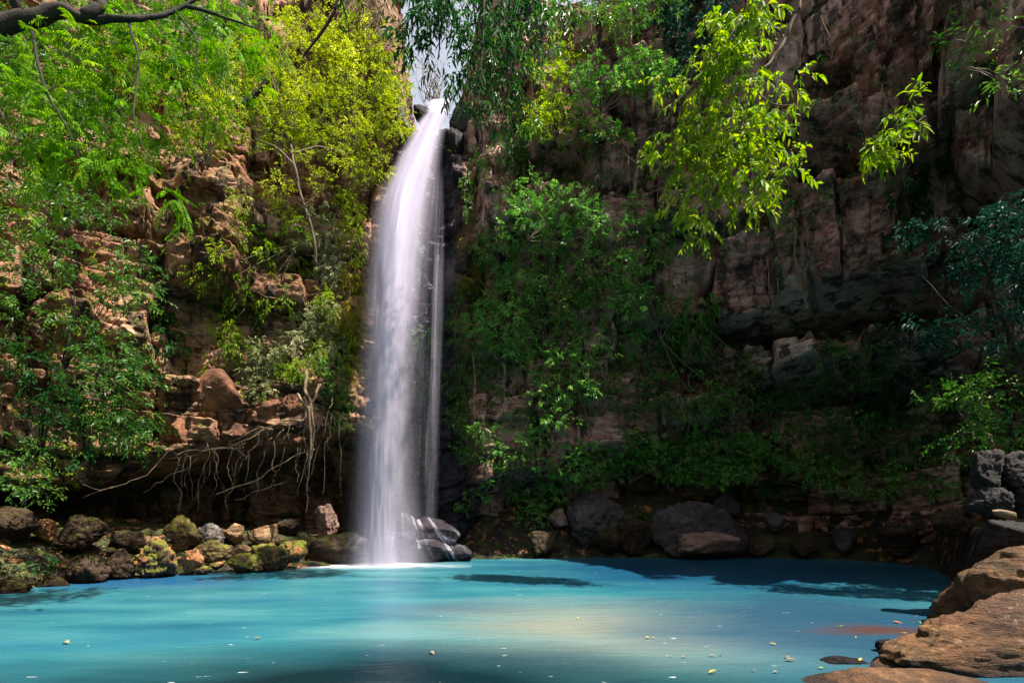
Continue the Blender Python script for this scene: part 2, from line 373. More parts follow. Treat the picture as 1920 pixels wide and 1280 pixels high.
def cliff_mat():
    m = NT("cliff_rock"); P, N = geo(m)
    sx = m.new("ShaderNodeSeparateXYZ"); m.l(P, sx.inputs[0]); sn = m.new("ShaderNodeSeparateXYZ"); m.l(N, sn.inputs[0])
    bedv = m.mapping(P, (0.3, 0.3, 2.2))
    n1 = m.noise(P, 0.32, 6, 0.62); n2 = m.noise(bedv, 1.6, 5, 0.62, 0.7); n3 = m.noise(P, 4.0, 7, 0.66)
    f = m.math('ADD', m.math('MULTIPLY', n1, 0.55), m.math('ADD', m.math('MULTIPLY', n2, 0.25), m.math('MULTIPLY', n3, 0.3)))
    warm = m.ramp(f, [(0.40, G(.04, .018, .009)), (0.51, G(.19, .088, .045)), (0.59, G(.34, .18, .10)), (0.70, G(.50, .33, .22))])
    cool = m.ramp(f, [(0.42, G(.022, .011, .011)), (0.49, G(.15, .062, .050)), (0.54, G(.37, .170, .135)), (0.64, G(.54, .33, .28))])
    lr = m.ramp(m.math('ADD', m.math('MULTIPLY', sx.outputs[0], 0.16), m.math('ADD', m.noise(P, 0.25, 3), 0.36)), [(0.25, 0.0), (0.75, 1.0)])
    col = m.mix(lr, warm, cool)
    red = m.noise(P, 0.42, 4, 0.6, 0.4)
    col = m.mix(m.ramp(red, [(0.55, 0.0), (0.66, 0.6)]), col, G(.20, .062, .032))
    st = m.noise(m.mapping(P, (1.5, 1.5, 0.13)), 1.0, 5, 0.6)
    col = m.mix(m.ramp(st, [(0.53, 0.0), (0.58, 0.85)]), col, G(.022, .014, .013))
    lich = m.noise(P, 2.3, 6, 0.7)
    col = m.mix(m.ramp(lich, [(0.58, 0.0), (0.64, 0.6)]), col, G(.40, .28, .21))
    mo = m.math('ADD', m.noise(P, 0.9, 5, 0.65), m.math('MULTIPLY', sn.outputs[2], 0.30))
    mc = m.ramp(m.noise(P, 11, 3), [(0.3, G(.022, .032, .004)), (0.7, G(.10, .11, .012))])
    col = m.mix(m.ramp(mo, [(0.66, 0.0), (0.80, 0.85)]), col, mc)
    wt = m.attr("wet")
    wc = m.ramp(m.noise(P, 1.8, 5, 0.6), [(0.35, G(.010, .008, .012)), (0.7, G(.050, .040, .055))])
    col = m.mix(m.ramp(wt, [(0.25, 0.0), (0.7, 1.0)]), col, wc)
    vo = m.new("ShaderNodeTexVoronoi", feature='DISTANCE_TO_EDGE'); vo.inputs["Scale"].default_value = 0.5
    wv = m.new("ShaderNodeVectorMath", operation='ADD'); nz = m.new("ShaderNodeTexNoise"); nz.inputs["Scale"].default_value = 0.7; nz.inputs["Detail"].default_value = 5
    m.l(P, nz.inputs["Vector"]); m.l(m.mapping(P, (0.8, 0.8, 1.5)), wv.inputs[0]); m.l(nz.outputs["Color"], wv.inputs[1]); m.l(wv.outputs[0], vo.inputs["Vector"])
    crack = m.ramp(vo.outputs["Distance"], [(0.0, 0.0), (0.03, 1.0)])
    h = m.math('ADD', m.math('MULTIPLY', n2, 1.1), m.math('ADD', n3, m.math('MULTIPLY', crack, 0.2)))
    h = m.math('ADD', h, m.math('MULTIPLY', m.noise(P, 15, 5, 0.7), 0.35))
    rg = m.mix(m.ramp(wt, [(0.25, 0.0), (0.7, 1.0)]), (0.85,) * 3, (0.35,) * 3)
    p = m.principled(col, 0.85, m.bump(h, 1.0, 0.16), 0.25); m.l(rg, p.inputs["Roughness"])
    return m.surf(p)
M['cliff'] = cliff_mat()
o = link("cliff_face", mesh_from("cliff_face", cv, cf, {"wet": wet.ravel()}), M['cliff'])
tag(o, "brown layered rock cliff curving round the pool with a notch at the waterfall", "cliff", kind="structure")

# ------------------------------------------------------------------ the shore between water and cliff
SH_K = [(-1500, 4.0), (-600, 7.6), (-200, 10.6), (0, 12.9), (100, 14.2), (200, 15.6), (400, 17.3), (560, 18.6), (640, 19.3), (760, 20.6), (860, 21.8), (1000, 22.4),
        (1400, 22.8), (1600, 21.6), (1750, 18.0), (1800, 13.5), (1850, 9.6), (1960, 8.0), (2300, 7.0), (2800, 6.0), (3600, 4.5)]
ysh = lambda px: np.interp(px, [k[0] for k in SH_K], [k[1] for k in SH_K])
gpx = np.concatenate([np.linspace(-1500, -120, 50), np.arange(-112, 2040, 5.0), np.linspace(2060, 3600, 60)]); gt = np.linspace(0, 1, 110)
GP, GT = np.meshgrid(gpx, gt, indexing='ij')
ya = ysh(GP) - 0.7; ybk = yb(GP) + 6.6
GY = ya + (ybk - ya) * GT
gb = np.stack([(GP - CX) * GY / FPX, GY, GT * 0], -1)
rise = np.interp(GP, [-400, 0, 400, 640, 700, 860, 900, 1050, 1400, 1700, 1850, 2100], [2.0, 2.0, 1.6, 1.0, 0.9, 1.0, 2.3, 3.3, 3.2, 2.8, 1.8, 1.6])
dm = GY - ysh(GP)
gz = -0.35 + 0.35 * sstep(-0.7, 0.0, dm) + rise * sstep(-0.1, 3.2, dm) * 0.85 + 0.25 * fbm(gb * 0.8, 4, 91) * sstep(-0.7, 1, dm) + 0.10 * fbm(gb * 3.5, 4, 92)
gvv = np.stack([(GP - CX) * GY / FPX, GY, gz], -1)
M['shore'] = rock_mat("wet_shore_earth", G(.008, .005, .004), G(.030, .018, .012), G(.085, .052, .034), moss=0.12, mosscol=(.035, .045, .006), scale=1.6, bed=0.2, litter=0.03)
o = link("shore_ground", mesh_from("shore_ground", gvv.reshape(-1, 3), grid_faces(*GP.shape)), M['shore'])
tag(o, "dark earth and rubble bank between the pool and the cliff", "bank", kind="structure")

# first surface met along a photo ray
cl_py = HZ - (ZZ - CH) * FPX / Yc; gr_py = HZ - (gz - CH) * FPX / GY
def hitY(px, py, ground=True):
    best = 99.0
    i = int(np.clip(np.searchsorted(pxs, px), 1, len(pxs) - 1)); q = cl_py[i] - py
    c = np.nonzero(q[:-1] * q[1:] <= 0)[0]
    c = [k for k in c if not cut[i, k]]
    if len(c): best = min(best, Yc[i, c].min())
    if ground:
        i = int(np.clip(np.searchsorted(gpx, px), 1, len(gpx) - 1)); q = gr_py[i] - py
        c = np.nonzero(q[:-1] * q[1:] <= 0)[0]
        if len(c): best = min(best, GY[i, c].min())
    if best > 90: best = float(yb(np.array(px)) + 1.0)
    return float(best)
def ground_z(px, Y):
    i = int(np.clip(np.searchsorted(gpx, px), 1, len(gpx) - 1))
    return float(np.interp(Y, GY[i], gz[i], left=-0.4))

# ------------------------------------------------------------------ pool
def water_mat():
    m = NT("milky_turquoise_water"); P, N = geo(m)
    nz = m.new("ShaderNodeTexNoise"); nz.inputs["Scale"].default_value = 0.22; nz.inputs["Detail"].default_value = 4
    m.l(m.mapping(P, (0.7, 1.5, 1)), nz.inputs["Vector"])
    wv = m.new("ShaderNodeVectorMath", operation='MULTIPLY_ADD'); wv.inputs[1].default_value = (4.5, 2.6, 0); m.l(nz.outputs["Color"], wv.inputs[0]); m.l(P, wv.inputs[2])
    def blob(cx, cy, sx, sy):
        mp = m.new("ShaderNodeMapping"); mp.vector_type = 'TEXTURE'
        mp.inputs["Location"].default_value = (cx + 2.25, cy + 1.3, 0); mp.inputs["Scale"].default_value = (sx, sy, 50)
        m.l(wv.outputs[0], mp.inputs["Vector"])
        g = m.new("ShaderNodeTexGradient", gradient_type='SPHERICAL'); m.l(mp.outputs[0], g.inputs[0]); return g.outputs["Fac"]
    n = m.noise(m.mapping(P, (0.5, 1.6, 1)), 0.5, 4, 0.5)
    col = m.ramp(n, [(0.3, G(.008, .065, .100)), (0.5, G(.020, .108, .132)), (0.75, G(.045, .150, .165))])
    sea = m.ramp(m.noise(m.mapping(P, (0.35, 1.0, 1)), 0.33, 3, 0.5), [(0.48, 0.0), (0.65, 0.5)])
    col = m.mix(sea, col, G(.010, .075, .13))
    silt = m.math('MULTIPLY', m.ramp(m.noise(m.mapping(P, (0.25, 1.3, 1)), 0.8, 4, 0.55), [(0.25, 0.55), (0.6, 1.0)]), m.ramp(blob(1.4, 9.0, 5.2, 3.4), [(0.02, 0.0), (0.85, 0.85)]))
    col = m.mix(silt, col, G(.150, .150, .118))
    deep = m.ramp(blob(7.0, 17.5, 11, 6.5), [(0.1, 0.0), (0.6, 0.9)])
    col = m.mix(deep, col, G(.004, .040, .085))
    tree_shade = m.ramp(blob(-1.6, 5.3, 7.5, 3.0), [(0.03, 0.0), (0.7, 0.97)])  # overhead tree's shadow painted into the near water colour
    col = m.mix(tree_shade, col, G(.001, .007, .010))
    right_blue = m.ramp(blob(6.2, 9.2, 5.2, 5.4), [(0.05, 0.0), (0.6, 0.9)])  # darker blue towards the right side of the pool
    col = m.mix(right_blue, col, G(.012, .040, .072))
    edge = m.ramp(blob(-12.5, 15.0, 6.5, 2.2), [(0.05, 0.0), (0.6, 0.85)])
    col = m.mix(edge, col, G(.008, .050, .125))
    bed = m.ramp(blob(6.1, 8.95, 1.9, 0.6), [(0.05, 0.0), (0.8, 0.85)])
    col = m.mix(bed, col, G(.055, .022, .014))
    fl = m.noise(m.mapping(P, (2.4, 7.5, 1)), 1.4, 3, 0.6)
    flm = m.math('MULTIPLY', m.ramp(fl, [(0.695, 0.0), (0.725, 0.7)]), m.ramp(m.noise(P, 0.5, 3), [(0.38, 0.0), (0.5, 1.0)]))
    col = m.mix(flm, col, G(.40, .45, .45))
    h = m.math('ADD', m.noise(m.mapping(P, (0.8, 2.6, 1)), 1.6, 4, 0.55), m.math('MULTIPLY', m.noise(m.mapping(P, (2, 5, 1)), 3.5, 3), 0.4))
    p = m.principled(col, 0.28, m.bump(h, 0.45, 0.07), 0.25)
    p.inputs["IOR"].default_value = 1.33
    return m.surf(p)
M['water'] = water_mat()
wx = np.linspace(-40, 40, 81); wy = np.linspace(-30, 27, 61); A, B = np.meshgrid(wx, wy, indexing='ij')
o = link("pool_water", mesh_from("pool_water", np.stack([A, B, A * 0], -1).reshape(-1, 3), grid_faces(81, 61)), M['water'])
tag(o, "milky turquoise plunge pool with a sandy patch", "pool", kind="structure")
gx = np.linspace(-250, 250, 51); A, B = np.meshgrid(gx, gx, indexing='ij')
o = link("ground", mesh_from("ground", np.stack([A, B, A * 0 - 1.6], -1).reshape(-1, 3), grid_faces(51, 51)), M['shore'])
tag(o, "dark ground under and round the pool", "ground", kind="structure")

# unseen wooded slope added behind the viewer to cut low sky light
ha, ht = np.meshgrid(np.linspace(R(150), R(400), 120), np.linspace(0, 1, 30), indexing='ij')
hp = np.stack([np.cos(ha), np.sin(ha), ha * 0], -1)
hr = 24 + 26 * ht + 3.0 * fbm(hp * 6 + ht[..., None] * 4, 4, 12)
hh = -1.5 + 22 * ht ** 0.8 * np.clip(np.sin((ha - R(150)) / R(250) * np.pi) * 1.6, 0.1, 1)
hm = NT("added_wooded_slope"); hP, _ = geo(hm)
o = link("added_hillside", mesh_from("added_hillside", np.stack([hr * hp[..., 0], hr * hp[..., 1] - 4, hh + 1.5 * fbm(hp * 9 + ht[..., None] * 6, 3, 14)], -1).reshape(-1, 3), grid_faces(120, 30)),
         hm.surf(hm.principled(hm.ramp(hm.noise(hP, 0.8, 6, 0.7), [(0.35, G(.012, .025, .006)), (0.65, G(.06, .09, .02))]), 0.9)))
tag(o, "unseen wooded slope added behind the viewer to block sky light", "added_hillside", kind="structure")

# ------------------------------------------------------------------ waterfall
def silk_mat(name, col, em=0.0):
    m = NT(name)
    a = m.attr("veil_alpha")
    d_ = m.new("ShaderNodeBsdfDiffuse"); d_.inputs[0].default_value = (*col, 1)
    t_ = m.new("ShaderNodeBsdfTranslucent"); t_.inputs[0].default_value = (*col, 1)
    mx = m.new("ShaderNodeMixShader"); mx.inputs[0].default_value = 0.5; m.l(d_.outputs[0], mx.inputs[1]); m.l(t_.outputs[0], mx.inputs[2])
    tr = m.new("ShaderNodeBsdfTransparent"); m2 = m.new("ShaderNodeMixShader"); m.l(a, m2.inputs[0]); m.l(tr.outputs[0], m2.inputs[1]); m.l(mx.outputs[0], m2.inputs[2])
    return m.surf(m2)
M['silk'] = silk_mat("silky_falling_water", (.72, .67, .80))
M['foam'] = silk_mat("white_foam", (.88, .88, .90))

def fall_sheet(edges, dens, seed, yoff=0.0, nu=150, nv=190, bulge=0.75, soft=0.35, fu=16, lo=0.15, vfade=(0, 0), thin=(0.75, 0.45)):
    e = np.array(edges, float); pyv = np.linspace(e[0, 0], e[-1, 0], nv)
    Lx = np.interp(pyv, e[:, 0], e[:, 1]); Rx = np.interp(pyv, e[:, 0], e[:, 2])
    k = np.ones(9) / 9
    sm = lambda a: np.convolve(np.pad(a, 4, mode='edge'), k, 'valid')
    Lx, Rx = sm(Lx), sm(Rx)
    u = np.linspace(0, 1, nu); U, V = np.meshgrid(u, pyv, indexing='ij')
    X = Lx[None] + (Rx - Lx)[None] * U
    q = np.stack([U * 3, V * 0.004, U * 0 + seed], -1)
    Yf = np.where(V < 206, 23.1 + 0.14 * (206 - V), 23.1 - 3.3 * (1 - np.exp(-(V - 206) / 190.0))) + yoff - bulge * np.sin(np.pi * U) + 0.25 * fbm(q * 1.3, 3, seed)
    st = fbm(np.stack([U * fu + 0.35 * fbm(np.stack([U * 2, V * .006, U * 0], -1), 2, seed + 3), V * 0.0035, U * 0 + seed * 7.7], -1), 4, seed, 0.6)
    body = sstep(0, soft, U) * sstep(0, soft, 1 - U)
    if e[0, 0] > 870: dens = dens * sstep(e[0, 0], e[-1, 0], V)
    a = dens * body * np.clip(lo + (1 - lo) * (0.55 + 1.1 * st), 0.02, 1.2)
    a = a * np.interp(V, [186, 380, 640, 1060], [1, 1, thin[0], thin[1]])
    a = a * (1 - vfade[0] * (1 - sstep(e[0, 0], e[0, 0] + 60, V))) * (1 - vfade[1] * sstep(e[-1, 0] - 260, e[-1, 0], V))
    P = np.stack([(X - CX) * Yf / FPX, Yf, CH + (HZ - V) * Yf / FPX], -1)
    return P.reshape(-1, 3), grid_faces(nu, nv), np.clip(a, 0, 0.97).ravel()

fall = empty("waterfall", W(720, 1056, 20.8), "tall white silky waterfall pouring from the notch in the cliff into the pool", "waterfall")
def fall_part(name, sheets, mat):
    vs_, fs_, as_, n = [], [], [], 0
    for v, f, a in sheets: vs_.append(v); fs_.append(f + n); as_.append(a); n += len(v)
    return link(name, mesh_from(name, np.concatenate(vs_), np.concatenate(fs_), {"veil_alpha": np.concatenate(as_)}), mat, fall)
E_BODY = [(186, 800, 856), (204, 796, 850), (232, 774, 842), (270, 752, 834), (320, 724, 830), (370, 694, 830), (430, 682, 824), (520, 675, 812), (620, 668, 802), (750, 657, 796), (880, 646, 794), (1000, 636, 800), (1060, 622, 812)]
E_CORE = [(186, 804, 852), (206, 800, 848), (250, 775, 828), (300, 746, 812), (350, 722, 797), (430, 702, 788), (550, 686, 780), (700, 676, 770), (850, 668, 762), (1000, 660, 758), (1060, 652, 766)]
E_HEAD = [(186, 804, 854), (206, 798, 850), (240, 772, 832), (290, 745, 822), (340, 722, 812), (400, 702, 800), (500, 694, 785), (640, 690, 775)]
fall_part("main_stream", [fall_sheet(E_CORE, 1.0, 3, -0.25, fu=5, lo=0.8, soft=0.5), fall_sheet(E_CORE, 0.85, 8, 0.1, fu=7, lo=0.7, soft=0.5),
                          fall_sheet(E_HEAD, 0.95, 11, -0.1, fu=14, lo=0.4, vfade=(0, 1), soft=0.3)], M['silk'])
fall_part("water_veil", [fall_sheet(E_BODY, 0.6, 15, 0.3, fu=8, lo=0.7, soft=0.45), fall_sheet(E_BODY, 0.5, 19, -0.5, fu=10, lo=0.6, soft=0.5, vfade=(0.6, 0)),
                         fall_sheet([(300, 812, 834), (400, 800, 834), (520, 786, 836), (700, 776, 832), (880, 770, 826), (985, 770, 822)], 0.17, 23, 0.35, nu=70, fu=9, lo=0.1, soft=0.25, vfade=(1, 0.3))], M['silk'])
fall_part("side_trickle", [fall_sheet([(455, 812, 834), (520, 809, 834), (640, 806, 830), (780, 802, 826), (900, 798, 824), (978, 792, 824)], 0.28, 29, 0.0, nu=60, fu=5, lo=0.15, soft=0.35, bulge=0.1, vfade=(0.7, 0.5)),
                           fall_sheet([(470, 816, 860), (520, 812, 858), (580, 812, 846)], 0.3, 31, 0.3, nu=50, nv=60, fu=7, soft=0.3, vfade=(1, 1))], M['silk'])
E_MIST = [(880, 668, 790), (960, 655, 806), (1030, 630, 820), (1062, 610, 830)]
fall_part("spray", [fall_sheet(E_MIST, 0.17, 41 + k, -0.5 + 0.5 * k, nu=90, nv=70, fu=4, lo=0.7, soft=0.5, vfade=(0, 0), thin=(1, 1)) for k in range(3)], M['silk'])
# foam where it meets the pool, just above the water sheet
fx, fy = np.meshgrid(np.linspace(-9.2, -1.5, 160), np.linspace(17.4, 21.6, 90), indexing='ij')
fp = np.stack([fx, fy, fx * 0 + 0.012], -1)
fd = np.exp(-(((fx + 5.3) / 1.8) ** 2 + ((fy - 19.4) / 0.85) ** 2)) * 1.5 + 0.9 * np.exp(-(((fx + 6.5) / 0.8) ** 2 + ((fy - 18.7) / 0.22) ** 2)) + 0.35 * np.exp(-(((fx + 4.2) / 2.4) ** 2 + ((fy - 18.9) / 0.35) ** 2))
fd = np.clip(fd * (0.7 + 1.3 * fbm(np.stack([fx * 1.5, fy * 4.2, fx * 0], -1), 5, 7, 0.65)), 0, 0.95)
fall_part("foam_patch", [(fp.reshape(-1, 3), grid_faces(160, 90), fd.ravel())], M['foam'])

# ------------------------------------------------------------------ boulders
M['rock_orange'] = rock_mat("orange_rock", G(.07, .035, .015), G(.26, .14, .065), G(.48, .32, .19), moss=0.0, scale=2.2, wetline=True, lich=0.35)  # orange is the rock's own colour
M['rock_pale'] = rock_mat("pale_grey_rock", G(.09, .06, .05), G(.28, .22, .19), G(.52, .46, .41), scale=2.4)
M['rock_mossy'] = rock_mat("mossy_rock", G(.02, .013, .008), G(.085, .05, .025), G(.22, .14, .08), moss=0.95, mosscol=(.125, .125, .010), scale=2.2, litter=0.15, wetline=True, lich=0.35)
M['rock_somemoss'] = rock_mat("part_mossy_rock", G(.025, .015, .009), G(.12, .068, .034), G(.30, .18, .10), moss=0.5, mosscol=(.12, .115, .010), scale=2.2, wetline=True, lich=0.35)
M['rock_litter'] = rock_mat("leaf_strewn_rock", G(.04, .02, .012), G(.16, .08, .045), G(.33, .2, .13), moss=0.5, scale=2.2, litter=0.9)
M['rock_dark'] = rock_mat("dark_wet_rock", G(.008, .005, .003), G(.028, .017, .011), G(.085, .054, .036), moss=0.15, mosscol=(.04, .045, .006), scale=2.0, rough=0.8, spec=0.1, wetline=True, lich=0.35)
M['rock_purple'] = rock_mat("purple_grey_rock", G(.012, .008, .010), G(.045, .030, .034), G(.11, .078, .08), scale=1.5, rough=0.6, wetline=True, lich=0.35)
M['rock_rust'] = rock_mat("rust_red_rock", G(.05, .02, .010), G(.19, .075, .035), G(.36, .17, .09), scale=1.3, leach=G(.07, .04, .02), bed=0.25)
M['rock_near'] = rock_mat("weathered_brown_rock", G(.014, .005, .002), G(.105, .043, .013), G(.34, .175, .07), moss=-0.3, wetline=True, lich=0.5, mosscol=(.07, .06, .008), scale=1.4, bed=0.3, cracks=0.05, ridge=1.6)
M['rock_wet'] = rock_mat("black_wet_rock", G(.003, .002, .003), G(.008, .006, .007), G(.020, .015, .017), scale=2.0, rough=0.5, spec=0.12)
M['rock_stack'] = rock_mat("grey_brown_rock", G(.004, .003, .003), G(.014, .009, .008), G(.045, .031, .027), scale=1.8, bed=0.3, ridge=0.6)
M['rock_upright'] = rock_mat("mauve_brown_rock", G(.06, .03, .022), G(.22, .125, .095), G(.36, .24, .2), scale=2.4)

_ico = {}
def ico(sub):
    if sub not in _ico:
        bm = bmesh.new(); bmesh.ops.create_icosphere(bm, subdivisions=sub, radius=1); bm.verts.ensure_lookup_table()
        v = np.array([x.co[:] for x in bm.verts]); f = np.array([[y.index for y in x.verts] for x in bm.faces]); bm.free(); _ico[sub] = (v, f)
    return _ico[sub]
def rock_mesh(size, seed, angular=0.6, rough=0.10, sub=5, planes=10, power=22.0, crease=1.0, ridges=0.0):
    v, f = ico(sub); rng = np.random.default_rng(seed)
    n = rng.normal(size=(planes, 3)); n /= np.linalg.norm(n, axis=1)[:, None]; dd = rng.uniform(0.62, 1.0, planes)
    dots = np.clip(v @ n.T, 0.02, None) / dd                      # support of a random convex block
    r = 1.0 / (np.sum(dots ** power, 1) ** (1 / power) + 1e-6)
    r = np.clip(r, 0.4, 1.5)
    ang = 0.45 + 0.55 * angular; r = ang * r + (1 - ang) * 0.9
    p = v * r[:, None]
    p = p / np.abs(p).max(0)
    q = p * 1.6 + seed * 3.7
    rd = 1.35 * rough * (1.6 * fbm(q * 0.9, 5, seed, 0.6) + 0.9 * (np.abs(fbm(q * 2.2, 4, seed + 5)) * -1.6 + 0.3))
    g1_, g2_, gi_ = worley(q * 1.1, seed + 40)
    rd = rd + crease * rough * 0.9 * (gi_ - 0.5) - crease * rough * 0.8 * (1 - sstep(0, 0.09, g2_ - g1_))
    if ridges: rd = rd + ridges * fbm(np.stack([q[:, 0] * 0.7 - q[:, 2] * 0.5, q[:, 1] * 0.8, q[:, 2] * 3.4 + q[:, 0] * 2.0], -1), 5, seed + 3, 0.6)
    p = p * (1 + rd)[:, None]
    return p * (np.array(size) / 2), f
def boulder(name, x0, x1, y0, y1, Y, mat, label, seed, angular=0.6, rough=0.10, sub=5, depth=None, group=None, bury=0.12, cat="boulder", tilt=0.0, **kw):
    if Y is None: Y = hitY((x0 + x1) / 2, y1) - 0.15
    h = (y1 - y0) * Y / FPX; wd = (x1 - x0) * Y / FPX
    dp = depth if depth else 0.5 * (wd + h) * 0.9
    p, f = rock_mesh((wd * 1.04, dp, h * (1.06 + bury)), seed, angular, rough, sub, **kw)
    if tilt:
        c_, s_ = math.cos(tilt), math.sin(tilt); p = p @ np.array([[c_, 0, -s_], [0, 1, 0], [s_, 0, c_]]).T
    c = W((x0 + x1) / 2, (y0 + y1) / 2, Y); c[2] -= bury * h * 0.5
    o = link(name, mesh_from(name, p, f), M[mat]); o.location = Vector([float(a) for a in c])
    return tag(o, label, cat, group)
GL = "boulders piled on the left shore"
ROCKS = [
    (314, 374, 968, 1024, None, 'rock_somemoss', "yellow moss capped boulder at left end of the upper rock row", .5, .14),
    (366, 418, 978, 1022, None, 'rock_pale', "rough whitish grey boulder between moss capped and orange blocks", .45, .16),
    (416, 470, 981, 1020, None, 'rock_orange', "angular orange block with a pale split face", .9, .07),
    (468, 526, 984, 1024, None, 'rock_orange', "orange wedge boulder right of the pale split block", .85, .08),
    (472, 514, 962, 986, None, 'rock_somemoss', "flat brown stone lying behind the orange wedge boulder", .6, .10),
    (513, 562, 974, 1002, None, 'rock_dark', "dim flat stone between orange wedge and upright mauve boulder", .7, .10),
    (590, 640, 941, 1003, None, 'rock_upright', "tall upright mauve boulder standing beside the waterfall foot", .75, .13),
    (366, 444, 1015, 1058, 17.1, 'rock_somemoss', "domed brown boulder under the row of orange blocks", .4, .12),
    (440, 472, 1017, 1038, 17.3, 'rock_orange', "small brown stone above the bright moss cushion rock", .5, .12),
    (428, 492, 1034, 1074, 17.0, 'rock_mossy', "bright yellow moss cushion rock at the water edge", .3, .13),
    (468, 543, 1010, 1072, 17.5, 'rock_mossy', "big moss draped boulder overhanging the water", .35, .14),
    (514, 574, 1004, 1050, 18.1, 'rock_mossy', "brown and olive mossy boulder sloping towards the waterfall", .4, .12),
    (389, 420, 1045, 1066, 16.9, 'rock_mossy', "small rounded mossy stone left of the moss cushion rock", .3, .10),
    (250, 338, 1008, 1082, 15.9, 'rock_mossy', "large green mossy boulder with red leaves on its top", .4, .16),
    (336, 384, 1032, 1078, 16.4, 'rock_litter', "reddish boulder littered with brown leaves at the water", .45, .12),
    (364, 396, 1061, 1078, 16.4, 'rock_mossy', "low mossy stone just above the waterline", .3, .10),
    (60, 100, 973, 1012, None, 'rock_litter', "small reddish sunlit boulder on the far left bank", .6, .12),
    (103, 188, 966, 1034, None, 'rock_dark', "big dark boulder with a sunlit top on the left bank", .6, .10),
    (86, 122, 938, 970, None, 'rock_somemoss', "olive stone tucked above the big dark bank boulder", .5, .10),
    (38, 84, 955, 975, None, 'rock_litter', "flat rusty stone high on the far left bank", .6, .10),
    (98, 145, 1010, 1030, None, 'rock_dark', "low grey stone beneath the big dark bank boulder", .6, .10),
    (118, 196, 1036, 1096, 14.6, 'rock_dark', "dark mossy boulder by the water near the left fern", .5, .12),
    (186, 256, 1032, 1090, 15.4, 'rock_dark', "black wet boulder left of the large green mossy one", .5, .12),
    (-12, 62, 1080, 1122, 12.9, 'rock_dark', "grey wet stone at the water in the left corner", .6, .12),
    (58, 122, 1076, 1112, 13.9, 'rock_dark', "low grey wet boulder second from the left corner", .6, .12),
    (-20, 55, 948, 1012, None, 'rock_dark', "dark block at the far left edge under the shrubs", .6, .10),
    (200, 262, 985, 1030, None, 'rock_dark', "shadowed boulder behind the large green mossy boulder", .6, .10),
]
for i, (a, b, c, d_, Y, mt, lb, an, rg) in enumerate(ROCKS):
    boulder("boulder", a, b, c, d_, Y, mt, lb, 100 + i, an, rg, 5, group=GL)
# little stones filling the shore on the left
rng = np.random.default_rng(5)
for i in range(60):
    x = rng.uniform(-10, 575); lo_ = HZ + CH * FPX / ysh(x) ; y = rng.uniform(970, lo_ + 4); r = rng.uniform(6, 17) * (1.2 if x < 250 else 0.9)
    p, f = rock_mesh((1, rng.uniform(.7, 1), rng.uniform(.55, .85)), 900 + i, rng.uniform(.5, .9), .12, 4)
    Y = hitY(x, y) - .05; r = 2 * r * Y / FPX
    o = link("stone", mesh_from("stone", p * r, f), M[['rock_dark', 'rock_dark', 'rock_somemoss', 'rock_litter', 'rock_mossy'][i % 5]]); o.location = Vector([float(a) for a in W(x, y, Y)]); o.rotation_euler = (0, 0, rng.uniform(0, 6))
    tag(o, "small loose stone lying among the boulders of the left bank", "stone", "small stones on the left bank")
GS = "stones of the falls foot"
FALLROCK = [
    (560, 700, 1000, 1064, 20.2, "long dark wet rock left under the falling water", .5),
    (690, 775, 1006, 1056, 20.5, "rounded black rock under the middle of the falls", .4),
    (716, 806, 952, 1022, 21.0, "upper black rock splashed by the falls", .5),
    (766, 850, 1006, 1052, 20.7, "low black rock with water ribbons running down it", .4),
    (776, 868, 968, 1034, 21.3, "dark domed rock crowned by the side trickle", .45),
    (822, 888, 1012, 1052, 21.1, "rightmost black dome rock at the foot of the falls", .35),
]
for i, (a, b, c, d_, Y, lb, an) in enumerate(FALLROCK):
    boulder("boulder", a, b, c, d_, Y, 'rock_dark' if i == 0 else 'rock_wet', lb, 200 + i, an, .07, 5, group=GS)
GLP = "rocks at the lip of the falls"
boulder("boulder", 766, 814, 190, 236, 23.0, 'rock_wet', "dark wet rock at the left side of the falls lip", 251, .8, .09, 5, group=GLP)
boulder("boulder", 842, 884, 186, 250, 23.2, 'rock_purple', "rounded purplish rock at the right side of the falls lip", 252, .6, .08, 5, group=GLP)
boulder("boulder", 826, 872, 240, 330, 23.3, 'rock_wet', "long black wet rock beside the head of the falls", 253, .5, .07, 5, group=GLP)
from mathutils.bvhtree import BVHTree
bpy.context.view_layer.update()
trees = []
for ob in [q for q in bpy.data.objects if q.get("group") == GS]:
    trees.append(BVHTree.FromPolygons([ob.matrix_world @ v_.co for v_ in ob.data.vertices], [tuple(p_.vertices) for p_ in ob.data.polygons]))
def rockY(px, py):
    dr = Vector(((px - CX) / FPX, 1.0, (HZ - py) / FPX)); n_ = dr.length; best = None
    for t_ in trees:
        h_ = t_.ray_cast(Vector((0, 0, CH)), dr / n_)
        if h_[0] is not None and (best is None or h_[0].y < best): best = h_[0].y
    return best
cpx = np.arange(640, 892, 1.6); cpy = np.arange(950, 1056, 1.6); CA, CB = np.meshgrid(cpx, cpy, indexing='ij')
CY = np.full(CA.shape, np.nan)
for a_ in range(len(cpx)):
    for b_ in range(len(cpy)):
        y_ = rockY(cpx[a_], cpy[b_])
        if y_ is not None: CY[a_, b_] = y_ - 0.05
ok = ~np.isnan(CY); CY = np.where(ok, CY, 21.0)
ang = np.arctan2(CA - 752, CB - 905); rad = np.hypot(CA - 752, CB - 905)
fl = fbm(np.stack([ang * 27 + 0.25 * vnoise(np.stack([rad * .05, ang * 4, ang * 0], -1), 3), rad * 0.016, ang * 0 + 2], -1), 4, 97, 0.65)
lipb = np.exp(-((CB - (1002 + 5 * np.sin(CA * .09) + 0.10 * np.abs(CA - 760))) / 6.0) ** 2)
